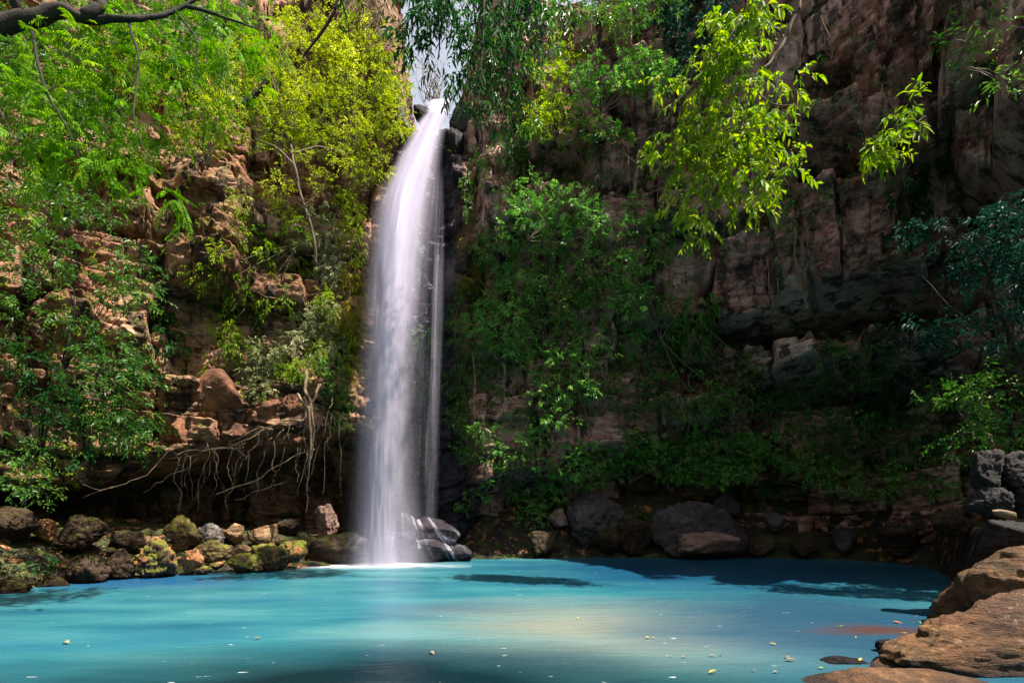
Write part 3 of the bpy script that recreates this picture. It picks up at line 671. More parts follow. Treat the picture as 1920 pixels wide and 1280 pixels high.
ca = np.clip(0.03 + 0.75 * sstep(0.0, 0.6, fl) * (0.25 + 0.75 * sstep(-0.15, 0.3, vnoise(np.stack([CA * .045, CB * .05, CA * 0], -1), 8))) + 0.22 * lipb, 0, 0.6) * sstep(945, 975, CB) * sstep(888, 862, CA) * sstep(640, 690, CA) * ok
cfc = grid_faces(*CA.shape); cyf = CY.ravel()[cfc]
cfc = cfc[ok.ravel()[cfc].all(1) & (cyf.max(1) - cyf.min(1) < 0.5)]
fall_part("cascade", [(np.stack([(CA - CX) * CY / FPX, CY, CH + (HZ - CB) * CY / FPX], -1).reshape(-1, 3), cfc, ca.ravel())], M['silk'])

GR = "boulders on the shaded right shore"
ROCKR = [
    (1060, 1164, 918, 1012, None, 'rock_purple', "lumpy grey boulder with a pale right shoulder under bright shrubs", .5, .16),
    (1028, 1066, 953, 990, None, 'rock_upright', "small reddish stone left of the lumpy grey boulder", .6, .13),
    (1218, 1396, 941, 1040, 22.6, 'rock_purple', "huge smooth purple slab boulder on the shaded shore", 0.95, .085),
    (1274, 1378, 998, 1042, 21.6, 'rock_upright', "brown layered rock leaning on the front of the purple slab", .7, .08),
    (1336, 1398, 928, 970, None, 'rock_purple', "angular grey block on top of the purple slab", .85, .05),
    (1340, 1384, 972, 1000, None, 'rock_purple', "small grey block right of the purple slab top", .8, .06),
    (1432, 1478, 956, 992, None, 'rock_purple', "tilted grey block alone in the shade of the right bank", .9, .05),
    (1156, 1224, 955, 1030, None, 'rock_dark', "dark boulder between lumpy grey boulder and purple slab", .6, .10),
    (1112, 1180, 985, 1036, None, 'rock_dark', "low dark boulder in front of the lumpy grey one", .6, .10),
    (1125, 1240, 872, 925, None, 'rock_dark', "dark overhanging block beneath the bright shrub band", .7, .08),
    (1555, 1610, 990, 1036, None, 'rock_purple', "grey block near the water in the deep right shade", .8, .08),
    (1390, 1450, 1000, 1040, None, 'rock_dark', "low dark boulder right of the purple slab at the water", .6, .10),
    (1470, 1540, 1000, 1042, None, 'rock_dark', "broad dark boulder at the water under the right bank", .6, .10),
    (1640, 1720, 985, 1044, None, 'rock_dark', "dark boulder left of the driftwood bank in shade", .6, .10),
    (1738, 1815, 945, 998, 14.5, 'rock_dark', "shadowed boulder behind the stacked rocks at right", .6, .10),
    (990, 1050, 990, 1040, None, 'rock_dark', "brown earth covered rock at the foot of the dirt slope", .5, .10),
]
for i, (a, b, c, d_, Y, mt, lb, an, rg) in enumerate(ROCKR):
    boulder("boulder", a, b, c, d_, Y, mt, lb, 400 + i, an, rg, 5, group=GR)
STK = [
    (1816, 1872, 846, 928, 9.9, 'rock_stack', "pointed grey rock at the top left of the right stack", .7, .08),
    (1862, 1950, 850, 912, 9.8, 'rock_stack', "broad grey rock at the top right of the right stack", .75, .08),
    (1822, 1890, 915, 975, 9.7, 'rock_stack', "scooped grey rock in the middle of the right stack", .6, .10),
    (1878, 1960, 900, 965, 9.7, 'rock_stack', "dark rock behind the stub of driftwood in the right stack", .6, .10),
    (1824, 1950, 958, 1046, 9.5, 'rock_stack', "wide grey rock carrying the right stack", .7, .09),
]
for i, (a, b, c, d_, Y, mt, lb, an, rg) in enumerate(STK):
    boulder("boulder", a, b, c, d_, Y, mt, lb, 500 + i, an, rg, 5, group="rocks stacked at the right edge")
p, f = rock_mesh((0.50, 0.16, 0.17), 77, 0.4, 0.08, 4)
o = link("driftwood", mesh_from("driftwood", p, f), M['root']); o.location = Vector([float(a) for a in W(1878, 961, 9.0)]); o.rotation_euler = (0, R(7), R(-8))
tag(o, "short pale stub of driftwood lying on the right rock stack", "driftwood")
GN = "brown rocks in the near right corner"
boulder("boulder", 1818, 2180, 996, 1195, 8.6, 'rock_near', "rounded brown boulder leaning out of the pool at right", 601, .45, .05, 6, depth=2.4, group=GN, bury=0.25, power=6, crease=0.5, ridges=0.07)
boulder("boulder", 1560, 2180, 1132, 1345, 6.7, 'rock_near', "long ridged orange brown rock sloping down into the water", 605, .5, .07, 6, depth=1.6, group=GN, bury=0.1, power=6, tilt=0.12, crease=0.6, ridges=0.16)
boulder("boulder", 1370, 1990, 1226, 1400, 5.9, 'rock_near', "low flat brown rock along the bottom edge of the corner", 611, .5, .05, 6, depth=1.1, group=GN, bury=0.1, power=6, crease=0.2, ridges=0.08)
boulder("boulder", 1535, 1625, 1230, 1262, 6.9, 'rock_wet', "black wet rock barely out of the water by the ridged rock", 621, .4, .05, 5, group=GN)
boulder("boulder", 1640, 1676, 1198, 1218, 7.4, 'rock_wet', "small black wet knob beside the ridged brown rock", 622, .4, .05, 5, group=GN)
EMB = [
    (343, 452, 694, 788, 'rock_rust', "big rounded rust red boulder wedged in the left cliff", .55, .05, "boulder"),
    (362, 462, 775, 832, 'rock_rust', "long yellowish block beneath the rounded red boulder", .6, .06, "boulder"),
    (452, 532, 746, 806, 'rock_rust', "squared red block right of the rounded red boulder", .7, .05, "boulder"),
    (520, 578, 738, 790, 'rock_rust', "rust coloured block under the fig tree roots", .6, .07, "boulder"),
    (312, 366, 776, 838, 'rock_rust', "brown block at the left end of the red block row", .65, .06, "boulder"),
    (436, 566, 798, 836, 'rock_rust', "flat brown slab along the lip of the cave", .6, .07, "boulder"),
    (306, 388, 618, 686, 'rock_rust', "reddish jutting block above the rounded red boulder", .5, .08, "boulder"),
    (-20, 48, 740, 820, 'rock_orange', "tan block on the far left cliff foot", .6, .10, "boulder"),
]
for i, (a, b, c, d_, mt, lb, an, rg, ct) in enumerate(EMB):
    Y = np.median([hitY(a + (b - a) * u_, c + (d_ - c) * v_, False) for u_ in (.2, .5, .8) for v_ in (.2, .5, .8)]) + 0.22
    boulder("boulder", a, b, c, d_, Y, mt, lb, 700 + i, an, rg, 5, group="blocks wedged in the left cliff", bury=0.02, depth=0.9 + 0.004 * (b - a))

# ------------------------------------------------------------------ foliage
def leaves_mesh(base, dirn, nrm, L, Wd, tone, fold=0.25, droop=0.15, big=False):
    """base, dirn, nrm (n,3); L, Wd (n)"""
    dirn = dirn / (np.linalg.norm(dirn, axis=1)[:, None] + 1e-9)
    side = np.cross(dirn, nrm); side /= np.linalg.norm(side, axis=1)[:, None] + 1e-9
    up = np.cross(side, dirn); n = len(base); L = L[:, None]; Wd = Wd[:, None]
    down = np.array([[0, 0, -1.0]])
    if not big:
        mid_ = base + dirn * L * 0.45
        V = np.stack([base, mid_ + side * Wd * 0.5 + up * Wd * fold, base + dirn * L + down * L * droop, mid_ - side * Wd * 0.5 + up * Wd * fold], 1)
        F = np.array([[0, 1, 2], [0, 2, 3]]); k = 4
    else:
        m1 = base + dirn * L * 0.3; m2 = base + dirn * L * 0.65 + down * L * droop * 0.4
        V = np.stack([base, m1 + side * Wd * 0.46 + up * Wd * fold, m2 + side * Wd * 0.42 + up * Wd * fold * 0.8, base + dirn * L + down * L * droop,
                      m2 - side * Wd * 0.42 + up * Wd * fold * 0.8, m1 - side * Wd * 0.46 + up * Wd * fold, base + dirn * L * 0.5 + down * L * droop * 0.2], 1)
        F = np.array([[0, 1, 6], [1, 2, 6], [2, 3, 6], [3, 4, 6], [4, 5, 6], [5, 0, 6]]); k = 7
    FF = (np.arange(n)[:, None, None] * k + F[None]).reshape(-1, 3)
    return V.reshape(-1, 3), FF, np.repeat(tone, k)

def sprigs(roots, dirs, rng, L, Wd, k, tw, style='alt', droop=0.2, tonev=0.35, tone0=None, big=False, spread=0.9):
    """a twig with k leaves at every root. style: alt, frond, rosette"""
    n = len(roots); dirs = dirs / (np.linalg.norm(dirs, axis=1)[:, None] + 1e-9)
    rv = rng.normal(size=(n, 3)); sd = np.cross(dirs, np.array([[0, 0, 1.0]]) + 0.5 * rv); sd /= np.linalg.norm(sd, axis=1)[:, None] + 1e-9
    nu = np.cross(sd, dirs); nu *= np.where(nu[:, 2:3] < 0, -1, 1)
    j = np.arange(k); twl = tw * rng.uniform(0.7, 1.25, n)
    if style == 'rosette':
        an = (j * 2.399)[None] + rng.uniform(0, 6.28, (n, 1))
        el = np.linspace(0.15, 1.0, k)[None]
        ld = (np.cos(an) * np.cos(el * 1.1))[..., None] * sd[:, None] + (np.sin(an) * np.cos(el * 1.1))[..., None] * nu[:, None] + np.sin(el * 1.1)[..., None] * dirs[:, None]
        bs = np.repeat(roots[:, None], k, 1); ln = np.tile(dirs[:, None], (1, k, 1)) + 0.3 * rng.normal(size=(n, k, 3))
        Ls = np.full((n, k), L)
    else:
        t = (j // 2 + 1) / (k // 2) if style == 'frond' else (j + 1) / k
        sg = np.where(j % 2, 1.0, -1.0)
        bs = roots[:, None] + dirs[:, None] * (t[None] * twl[:, None])[..., None] + np.array([0, 0, -1.0]) * (droop * (t[None] ** 2) * twl[:, None])[..., None]
        ld = dirs[:, None] * 0.55 + sd[:, None] * (sg * spread)[None, :, None] + np.array([0, 0, -droop]) * 1.2
        if style == 'frond': ln = np.tile(nu[:, None], (1, k, 1)) + 0.12 * rng.normal(size=(n, k, 3)); ld = ld + 0.08 * rng.normal(size=(n, k, 3))
        else: ln = np.tile(nu[:, None], (1, k, 1)) + 0.45 * rng.normal(size=(n, k, 3)); ld = ld + 0.35 * rng.normal(size=(n, k, 3))
        Ls = L * (np.sin(np.pi * np.clip(t * 0.85 + 0.1, 0, 1)) * 0.5 + 0.55)[None] * np.ones((n, 1))
    Ls = Ls * rng.uniform(0.6, 1.25, (n, k)) * rng.uniform(0.75, 1.2, (n, 1))
    tn = (rng.uniform(0, 1, n) if tone0 is None else tone0)[:, None] * (1 - tonev) + tonev * rng.uniform(0, 1, (n, k))
    return leaves_mesh(bs.reshape(-1, 3), ld.reshape(-1, 3), ln.reshape(-1, 3), Ls.ravel(), (Ls * Wd / L).ravel(), np.clip(tn, 0, 1).ravel(), 0.22, droop * 0.8, big)

def clump_points(clumps, per_m2, rng, gap=0.0, flat=0.65):
    P, D, T = [], [], []
    for c in clumps:
        px, py, Y, rx, ry = c[:5]
        C = W(px, py, Y); a, b = rx * Y / FPX, ry * Y / FPX; dy = (c[5] if len(c) > 5 else min(max(a, b) * flat, 1.1))
        n = max(6, int(per_m2 * math.pi * a * b * 1.25))
        v = rng.normal(size=(n, 3)); v /= np.linalg.norm(v, axis=1)[:, None]
        r = rng.uniform(0.05, 1, n) ** (1 / 2.2)
        lump = 1 + 0.35 * fbm(v * 1.7 + rng.uniform(0, 50), 2, 3)
        q = C + v * (r * lump)[:, None] * np.array([a, dy, b])
        keep = fbm(q * 1.15 + 31, 3, 13) > (-0.35 + gap) * 1.0
        keep &= q[:, 2] > 0.1
        q, v = q[keep], v[keep]
        P.append(q); D.append(v); T.append(0.5 + 0.9 * fbm(q * 0.9 + 7, 2, 17))
    return np.concatenate(P), np.concatenate(D), np.clip(np.concatenate(T), 0, 1)

PLSEED = [1000]
def plant(name, label, cat, clumps, mat, L=0.12, Wd=0.05, k=7, tw=0.32, style='alt', cover=2.4, droop=0.25, up=0.25, out=0.7, gap=0.0, big=False, group=None,
          stems=None, bark='bark', root=None, nst=7, flat=0.65, spread=0.9, tonev=0.45, st_r=0.02, off=0.35):
    """clumps: (px, py, rx, ry[, Y or None[, depth]]); a thing with a foliage part and a stem part"""
    PLSEED[0] += 1; rng = np.random.default_rng(PLSEED[0])
    cl = []
    for c in clumps:
        Y = c[4] if len(c) > 4 and c[4] else hitY(c[0], c[1]) - off
        t = (c[0], c[1], Y, c[2], c[3]) + ((c[5],) if len(c) > 5 else ())
        cl.append(t)
    per = cover / (0.5 * L * Wd) / k
    P, D, T = clump_points(cl, per, rng, gap, flat)
    dirs = D * out + rng.normal(size=D.shape) * 0.55 + np.array([0, -0.15, up])
    V, F, tn = sprigs(P, dirs, rng, L, Wd, k, tw, style, droop, tonev, T * 0.75 + 0.25 * rng.uniform(0, 1, len(P)), big, spread)
    C0 = W(cl[0][0], cl[0][1] + cl[0][3], cl[0][2] + 0.3) if root is None else W(*root)
    t = empty(name, C0, label, cat, group)
    link("foliage", mesh_from("foliage", V, F, {"tone": tn}, False), M[mat], t)
    tubes = []
    if stems is None:
        for i in range(nst):
            e = P[rng.integers(len(P))]; m_ = (C0 + e) / 2 + rng.normal(size=3) * 0.12 + np.array([0, 0.1, 0.12])
            tubes.append(tube([C0, m_, e], [st_r, st_r * 0.7, st_r * 0.3], 5, 0.06, i, 5))
    else:
        for i, (pts, rad) in enumerate(stems): tubes.append(tube([W(*q) for q in pts], rad, 7, 0.05, i, 6))
    if tubes:
        v, f = merge(tubes); link("stem" if cat != "tree" else "trunk", mesh_from("stem", v, f), M[bark], t)
    return t

def clumps_line(pts, rx, ry, n, rng, jx=6, jy=6, Y=None):
    pts = np.array(pts, float); t = np.linspace(0, len(pts) - 1, n); out = []
    for q in t:
        x = np.interp(q, np.arange(len(pts)), pts[:, 0]) + rng.normal() * jx; y = np.interp(q, np.arange(len(pts)), pts[:, 1]) + rng.normal() * jy
        s = rng.uniform(0.75, 1.25); out.append((x, y, rx * s, ry * s, Y))
    return out
rg = np.random.default_rng(42)
# --- upper left: big small-leaved bushes on the ledge
plant("ledge_bush", "tall yellow sunlit bush on the ledge beside the falls head", "bush",
      [(700, 130, 70, 75, 22.0), (645, 75, 70, 60, 22.4), (735, 210, 42, 62, 21.8), (660, 205, 75, 65, 21.6), (700, 275, 55, 45, 21.5), (610, 130, 50, 60, 22.2), (570, 60, 60, 50, 22.4), (745, 130, 35, 50, 22.0)],
      'leaf_yellow', 0.13, 0.055, 8, 0.3, cover=1.9, gap=0.22, droop=0.15, root=(660, 300, 22.6), nst=12, st_r=0.05)
plant("ledge_bush", "yellow green bush spreading over the middle of the left ledge", "bush",
      [(560, 200, 70, 60, 21.0), (500, 190, 60, 70, 20.8), (545, 120, 55, 55, 21.3), (600, 255, 60, 35, 20.8), (470, 120, 50, 60, 21.0), (520, 250, 55, 30, 20.6)],
      'leaf_yellow', 0.13, 0.055, 8, 0.3, cover=1.7, gap=0.24, droop=0.15, root=(545, 290, 20.9), nst=10, st_r=0.05)
plant("ledge_bush", "green and gold bush at the left end of the ledge above tan rock", "bush",
      [(400, 215, 65, 50, 19.6), (330, 180, 60, 60, 19.2), (360, 270, 50, 30, 19.4), (300, 260, 45, 30, 18.8), (430, 150, 50, 60, 20), (250, 130, 60, 70, 18.6)],
      'leaf_yellow', 0.13, 0.055, 8, 0.3, cover=1.9, gap=0.18, root=(390, 310, 19.6), nst=10, st_r=0.04)
plant("ledge_bush", "dim bush high on the left slope behind the feathery tree", "bush",
      [(120, 130, 90, 80, 18), (200, 60, 90, 70, 18.5), (60, 230, 80, 70, 17), (170, 230, 70, 50, 17.6), (340, 60, 80, 70, 20), (30, 90, 70, 90, 17.5), (430, 50, 60, 60, 20.8)],
      'leaf_green', 0.14, 0.06, 7, 0.32, cover=1.7, gap=0.1, root=(130, 300, 18), nst=8, st_r=0.05)
plant("dry_shrub", "dry brown grass tangle at the cliff top left of the notch", "dry grass",
      [(690, 20, 40, 40, 22.6), (715, 70, 28, 40, 22.6), (665, -10, 40, 40, 22.8)], 'dry', 0.5, 0.018, 4, 0.25, cover=0.55, droop=0.5, up=0.1, bark='dry' if False else 'bark_pale', nst=16, root=(690, 60, 23.2))
# --- top left feathery tree leaning over the pool
fr = []
for (x, y, rx, ry, Y) in [(60, 120, 110, 70, 9.6), (180, 110, 90, 70, 9.8), (300, 90, 90, 75, 10.2), (420, 60, 70, 60, 10.5), (440, 110, 45, 40, 10.4), (350, 160, 60, 45, 10.2), (240, 200, 80, 60, 9.8), (120, 230, 90, 60, 9.4),
                          (30, 230, 70, 70, 9.2), (60, 310, 70, 40, 9.2), (170, 290, 70, 35, 9.4), (250, 310, 55, 22, 9.6), (300, 345, 32, 18, 9.5), (170, 330, 26, 12, 9.4), (310, 375, 26, 14, 9.5), (380, 185, 40, 28, 10.2), (500, 60, 35, 35, 10.6), (0, 390, 30, 18, 9.0)]:
    fr.append((x, y, rx, ry, Y, 0.9))
t = plant("overhanging_tree", "feathery leaved tree reaching over the pool from the top left corner", "tree", fr, 'leaf_feather', 0.10, 0.032, 26, 0.46, 'frond', cover=1.45, droop=0.35, up=-0.15, out=0.8, off=0, spread=1.0, bark='bark_dark',
          root=(-420, 1090, 10.4), gap=0.0,
          stems=[([(-330, 1150, 9.0), (-320, 800, 9.0), (-290, 400, 9.0), (-210, 180, 9.2), (-90, 80, 8.7), (0, 48, 8.9)], [.40, .34, .29, .24, .19, .15]),
                 ([(0, 48, 8.9), (60, 34, 9.0), (110, 22, 9.1), (170, 34, 9.1), (240, 40, 9.2), (300, 28, 9.4), (350, 8, 9.6), (430, -30, 9.9)], [.15, .14, .12, .07, .055, .045, .035, .02]),
                 ([(165, 34, 9.1), (182, 15, 9.1), (196, -30, 9.3)], [.12, .10, .08]), ([(40, 30, 9.0), (30, 0, 8.9), (15, -60, 8.8)], [.10, .09, .07]),
                 ([(60, 60, 8.9), (80, 150, 8.7), (120, 230, 8.6), (150, 300, 8.5)], [.03, .02, .012, .005]), ([(0, 50, 8.9), (-20, 150, 8.5), (40, 280, 8.3)], [.035, .02, .007]),
                 ([(240, 40, 9.2), (260, 120, 9.1), (250, 220, 8.8), (290, 330, 8.7)], [.028, .02, .012, .005]), ([(330, 18, 9.5), (370, 80, 9.4), (360, 160, 9.3)], [.025, .016, .006]), ([(350, 8, 9.6), (440, 40, 9.6), (500, 60, 9.7)], [.04, .02, .008])])
# --- trunk in front of the ledge bushes
v, f = tube([W(*q) for q in [(640, -30, 19.5), (625, 25, 19.6), (600, 65, 19.7), (568, 105, 19.8)]], [.06, .06, .055, .03], 7, 0.03, 4)
v2, f2 = tube([W(*q) for q in [(500, 150, 20.3), (475, 180, 20.2), (445, 205, 20.2)]], [.10, .12, .13], 7, 0.05, 5)
o = recenter(link("bare_branch", mesh_from("bare_branch", v, f), M['bark_dark']), W(568, 105, 19.8)); tag(o, "thin dark bare branch slanting down before the tall yellow bush", "branch")
o = recenter(link("bare_branch", mesh_from("bare_branch", v2, f2), M['bark_dark']), W(445, 205, 20.2)); tag(o, "thick dark bough showing inside the middle ledge bush", "branch")
# --- sapling on the left cliff
plant("sapling", "pale thin sapling climbing the cliff left of the falls", "tree", [(520, 345, 26, 20, 19.2), (555, 290, 40, 16, 19.3), (600, 340, 22, 16, 19.4), (480, 270, 26, 14, 19.2), (640, 300, 30, 20, 19.6)], 'leaf_yellow', 0.12, 0.05, 6, 0.3, cover=1.0, gap=0.1,
      bark='bark', root=(592, 480, 19.6), stems=[([(592, 490, 19.7), (585, 430, 19.4), (565, 370, 19.2), (552, 310, 19.2), (545, 270, 19.4)], [.06, .055, .05, .045, .035]), ([(552, 310, 19.2), (515, 275, 19.2), (480, 262, 19.3)], [.05, .035, .02]), ([(548, 290, 19.3), (600, 275, 19.6), (650, 290, 19.8)], [.05, .035, .02]), ([(572, 385, 19.2), (610, 350, 19.4)], [.03, .01])])
# --- left shrub mass
S = dict(L=0.15, Wd=0.06, k=8, tw=0.38, droop=0.3)
plant("cliff_shrub", "pale dappled shrub at the upper left against tan rock", "shrub", [(40, 400, 60, 45, 14.6), (110, 380, 60, 35, 15), (30, 480, 55, 45, 14.3), (180, 400, 40, 25, 15.4), (95, 340, 40, 22, 15)], 'leaf_green', 0.15, 0.06, 8, 0.4, cover=1.5, gap=0.12, root=(60, 540, 15), nst=9)
plant("cliff_shrub", "wide green shrub spreading across the middle of the left cliff", "shrub", [(150, 470, 75, 40, 14.6), (200, 540, 80, 40, 14.8), (100, 560, 80, 50, 14.2), (250, 500, 45, 30, 15.2), (270, 555, 40, 22, 15.2), (40, 580, 60, 50, 13.8), (140, 620, 70, 30, 14.4)], 'leaf_green', **S, cover=1.3, gap=0.2, root=(120, 690, 15), nst=14, bark='bark_dark')
plant("cliff_shrub", "drooping green shrub hanging beside the rounded red boulder", "shrub", [(220, 680, 60, 35, 14.4), (260, 700, 45, 30, 14.6), (180, 720, 60, 40, 14.2), (240, 770, 55, 40, 14.4), (265, 820, 30, 30, 14.4), (200, 800, 50, 35, 14.2)], 'leaf_green', **S, cover=1.6, gap=0.12, root=(180, 700, 15.2), nst=10)
plant("cliff_shrub", "dark shrub low on the left cliff above the bank", "shrub", [(60, 690, 70, 50, 13.6), (110, 770, 60, 45, 13.8), (120, 840, 50, 40, 13.8), (40, 640, 50, 40, 13.4)], 'leaf_dark', **S, cover=1.5, gap=0.15, root=(80, 860, 14.4), nst=10, bark='bark_dark')
plant("cliff_shrub", "glossy small shrub at the far left foot of the cliff", "shrub", [(30, 850, 45, 35, 13), (60, 900, 40, 30, 13.2), (20, 910, 30, 25, 12.8), (90, 925, 25, 14, 13.6)], 'leaf_green', 0.12, 0.055, 7, 0.28, cover=1.3, gap=0.15, root=(40, 945, 13.4), nst=6)
# --- vines and tufts on the left cliff
plant("hanging_shrub", "pale yellow green shrub hanging down the red left cliff", "shrub", [(480, 460, 45, 35), (500, 510, 50, 40), (450, 540, 40, 35), (410, 560, 28, 25), (520, 560, 35, 30), (470, 590, 30, 25)], 'leaf_lime', 0.16, 0.09, 6, 0.36, cover=1.1, gap=0.1, droop=0.5, up=-0.15, nst=9)
plant("hanging_shrub", "whitish leaved shrub hanging above the squared red block", "shrub", [(500, 660, 42, 28), (470, 690, 30, 25), (540, 640, 30, 25), (490, 720, 22, 22)], 'leaf_pale', 0.11, 0.055, 8, 0.28, cover=1.7, droop=0.3, up=0.0, nst=8)
plant("hanging_shrub", "pale tall creeper running down the cliff left of the falls", "creeper", [(610, 420, 25, 40), (620, 500, 28, 40), (600, 590, 30, 35), (590, 650, 35, 30), (625, 640, 25, 30), (570, 600, 25, 25), (630, 560, 20, 35)], 'leaf_pale', 0.11, 0.05, 8, 0.3, cover=1.2, gap=0.14, droop=0.4, up=-0.1, nst=12)
plant("hanging_shrub", "yellow leaf spray leaning into the upper left of the falls", "creeper", [(680, 330, 28, 22, 21.3), (715, 322, 26, 14, 21.2), (655, 380, 22, 30, 21.4), (690, 300, 28, 16, 21.4), (660, 430, 18, 24, 21.5)], 'leaf_yellow', 0.12, 0.055, 7, 0.3, cover=1.5, gap=0.1, nst=6)
plant("hanging_shrub", "narrow sunny creeper edging the left side of the falls", "creeper", [(668, 400, 18, 30), (672, 470, 16, 30), (668, 545, 16, 32), (664, 620, 16, 30), (658, 690, 18, 30), (650, 745, 18, 24), (640, 440, 16, 26)], 'leaf_yellow', 0.11, 0.05, 7, 0.3, cover=1.5, gap=0.1, droop=0.5, up=-0.2, off=0.3, nst=8)
plant("hanging_shrub", "leafy green drape low on the cliff between red blocks and falls", "creeper", [(600, 660, 30, 26), (570, 690, 26, 22), (625, 620, 24, 28), (610, 560, 24, 26), (585, 520, 20, 24)], 'leaf_lime', 0.12, 0.055, 7, 0.32, cover=1.2, gap=0.14, droop=0.5, up=-0.15, off=0.4, nst=8)
plant("moss_curtain", "mustard yellow moss curtain along the left side of the falls", "moss", [(655, 520, 14, 30), (662, 580, 13, 26), (655, 640, 14, 30), (650, 700, 12, 24), (640, 600, 12, 20)], 'leaf_moss', 0.14, 0.05, 7, 0.3, cover=2.6, droop=0.8, up=-0.6, nst=0, gap=0.05, off=0.25)
plant("hanging_shrub", "green shrub over the cave mouth just left of the falls", "shrub", [(625, 715, 26, 26), (640, 760, 20, 26), (600, 690, 24, 20), (645, 690, 18, 25)], 'leaf_green', 0.14, 0.07, 7, 0.32, cover=1.7, droop=0.35, nst=6)
plant("hanging_shrub", "small green tuft growing in the cave wall by the falls", "shrub", [(635, 795, 16, 14), (640, 830, 12, 16)], 'leaf_green', 0.13, 0.06, 6, 0.26, cover=1.5, nst=3)
plant("hanging_shrub", "broad leaved creeper in the cleft above the rounded red boulder", "creeper", [(310, 610, 28, 30), (330, 640, 22, 22), (300, 640, 20, 20)], 'leaf_dark', 0.2, 0.12, 5, 0.35, cover=1.5, droop=0.5, up=-0.1, nst=4, big=True)
plant("hanging_shrub", "wispy creeper trailing over the red streaked spur", "creeper", [(395, 430, 30, 22), (440, 420, 24, 18), (410, 470, 20, 18), (370, 400, 18, 12)], 'leaf_lime', 0.10, 0.045, 7, 0.3, cover=0.9, gap=0.15, droop=0.4, nst=5)
# --- fig tree with roots over the cave
G_R = "pale roots hanging across the cave"
root_t = empty("fig_root", W(580, 690, 19.3), "knot of pale fig roots clasping the cave lip", "root")
tubes = []
for i, (pts, r0) in enumerate([
    ([(575, 690, 19.6), (572, 730, 19.2), (582, 755, 19.0), (584, 800, 18.9), (580, 850, 18.9)], .09), ([(600, 720, 19.4), (590, 745, 19.1), (582, 760, 19.0), (578, 790, 18.9)], .08),
    ([(560, 740, 19.3), (572, 760, 19.0), (570, 785, 18.9), (545, 788, 18.8)], .08), ([(582, 755, 19.0), (588, 790, 18.9), (587, 840, 18.9), (578, 900, 18.9), (574, 960, 18.9)], .05),
    ([(570, 745, 19.1), (580, 775, 18.9), (583, 830, 18.85), (576, 880, 18.9)], .06)]):
    tubes.append(tube([W(*q) for q in pts], [r0 * .7, r0 * .7, r0 * .6] + [r0 * .4] * (len(pts) - 3), 7, 0.06, i))
v, f = merge(tubes); link("trunk", mesh_from("trunk", v, f), M['root'], root_t)
tubes = []; rr_ = np.random.default_rng(61)
for i in range(26):
    x = rr_.uniform(330, 640); y = np.interp(x, [330, 450, 560, 640], [848, 826, 800, 765]) + rr_.uniform(-6, 8); Yr = np.interp(x, [330, 640], [17.2, 19.3]) + rr_.uniform(0, 1.2); ln = 18 + 120 * rr_.uniform() ** 2; dx = rr_.uniform(-30, 12)
    tubes.append(tube([W(x, y, Yr), W(x + dx * .4 + rr_.normal() * 5, y + ln * .45, Yr), W(x + dx, y + ln, Yr)], [.009, .006, .003], 4, .22, i, 6))
v, f = merge(tubes); link("root_fringe", mesh_from("root_fringe", v, f), M['bark'], root_t)
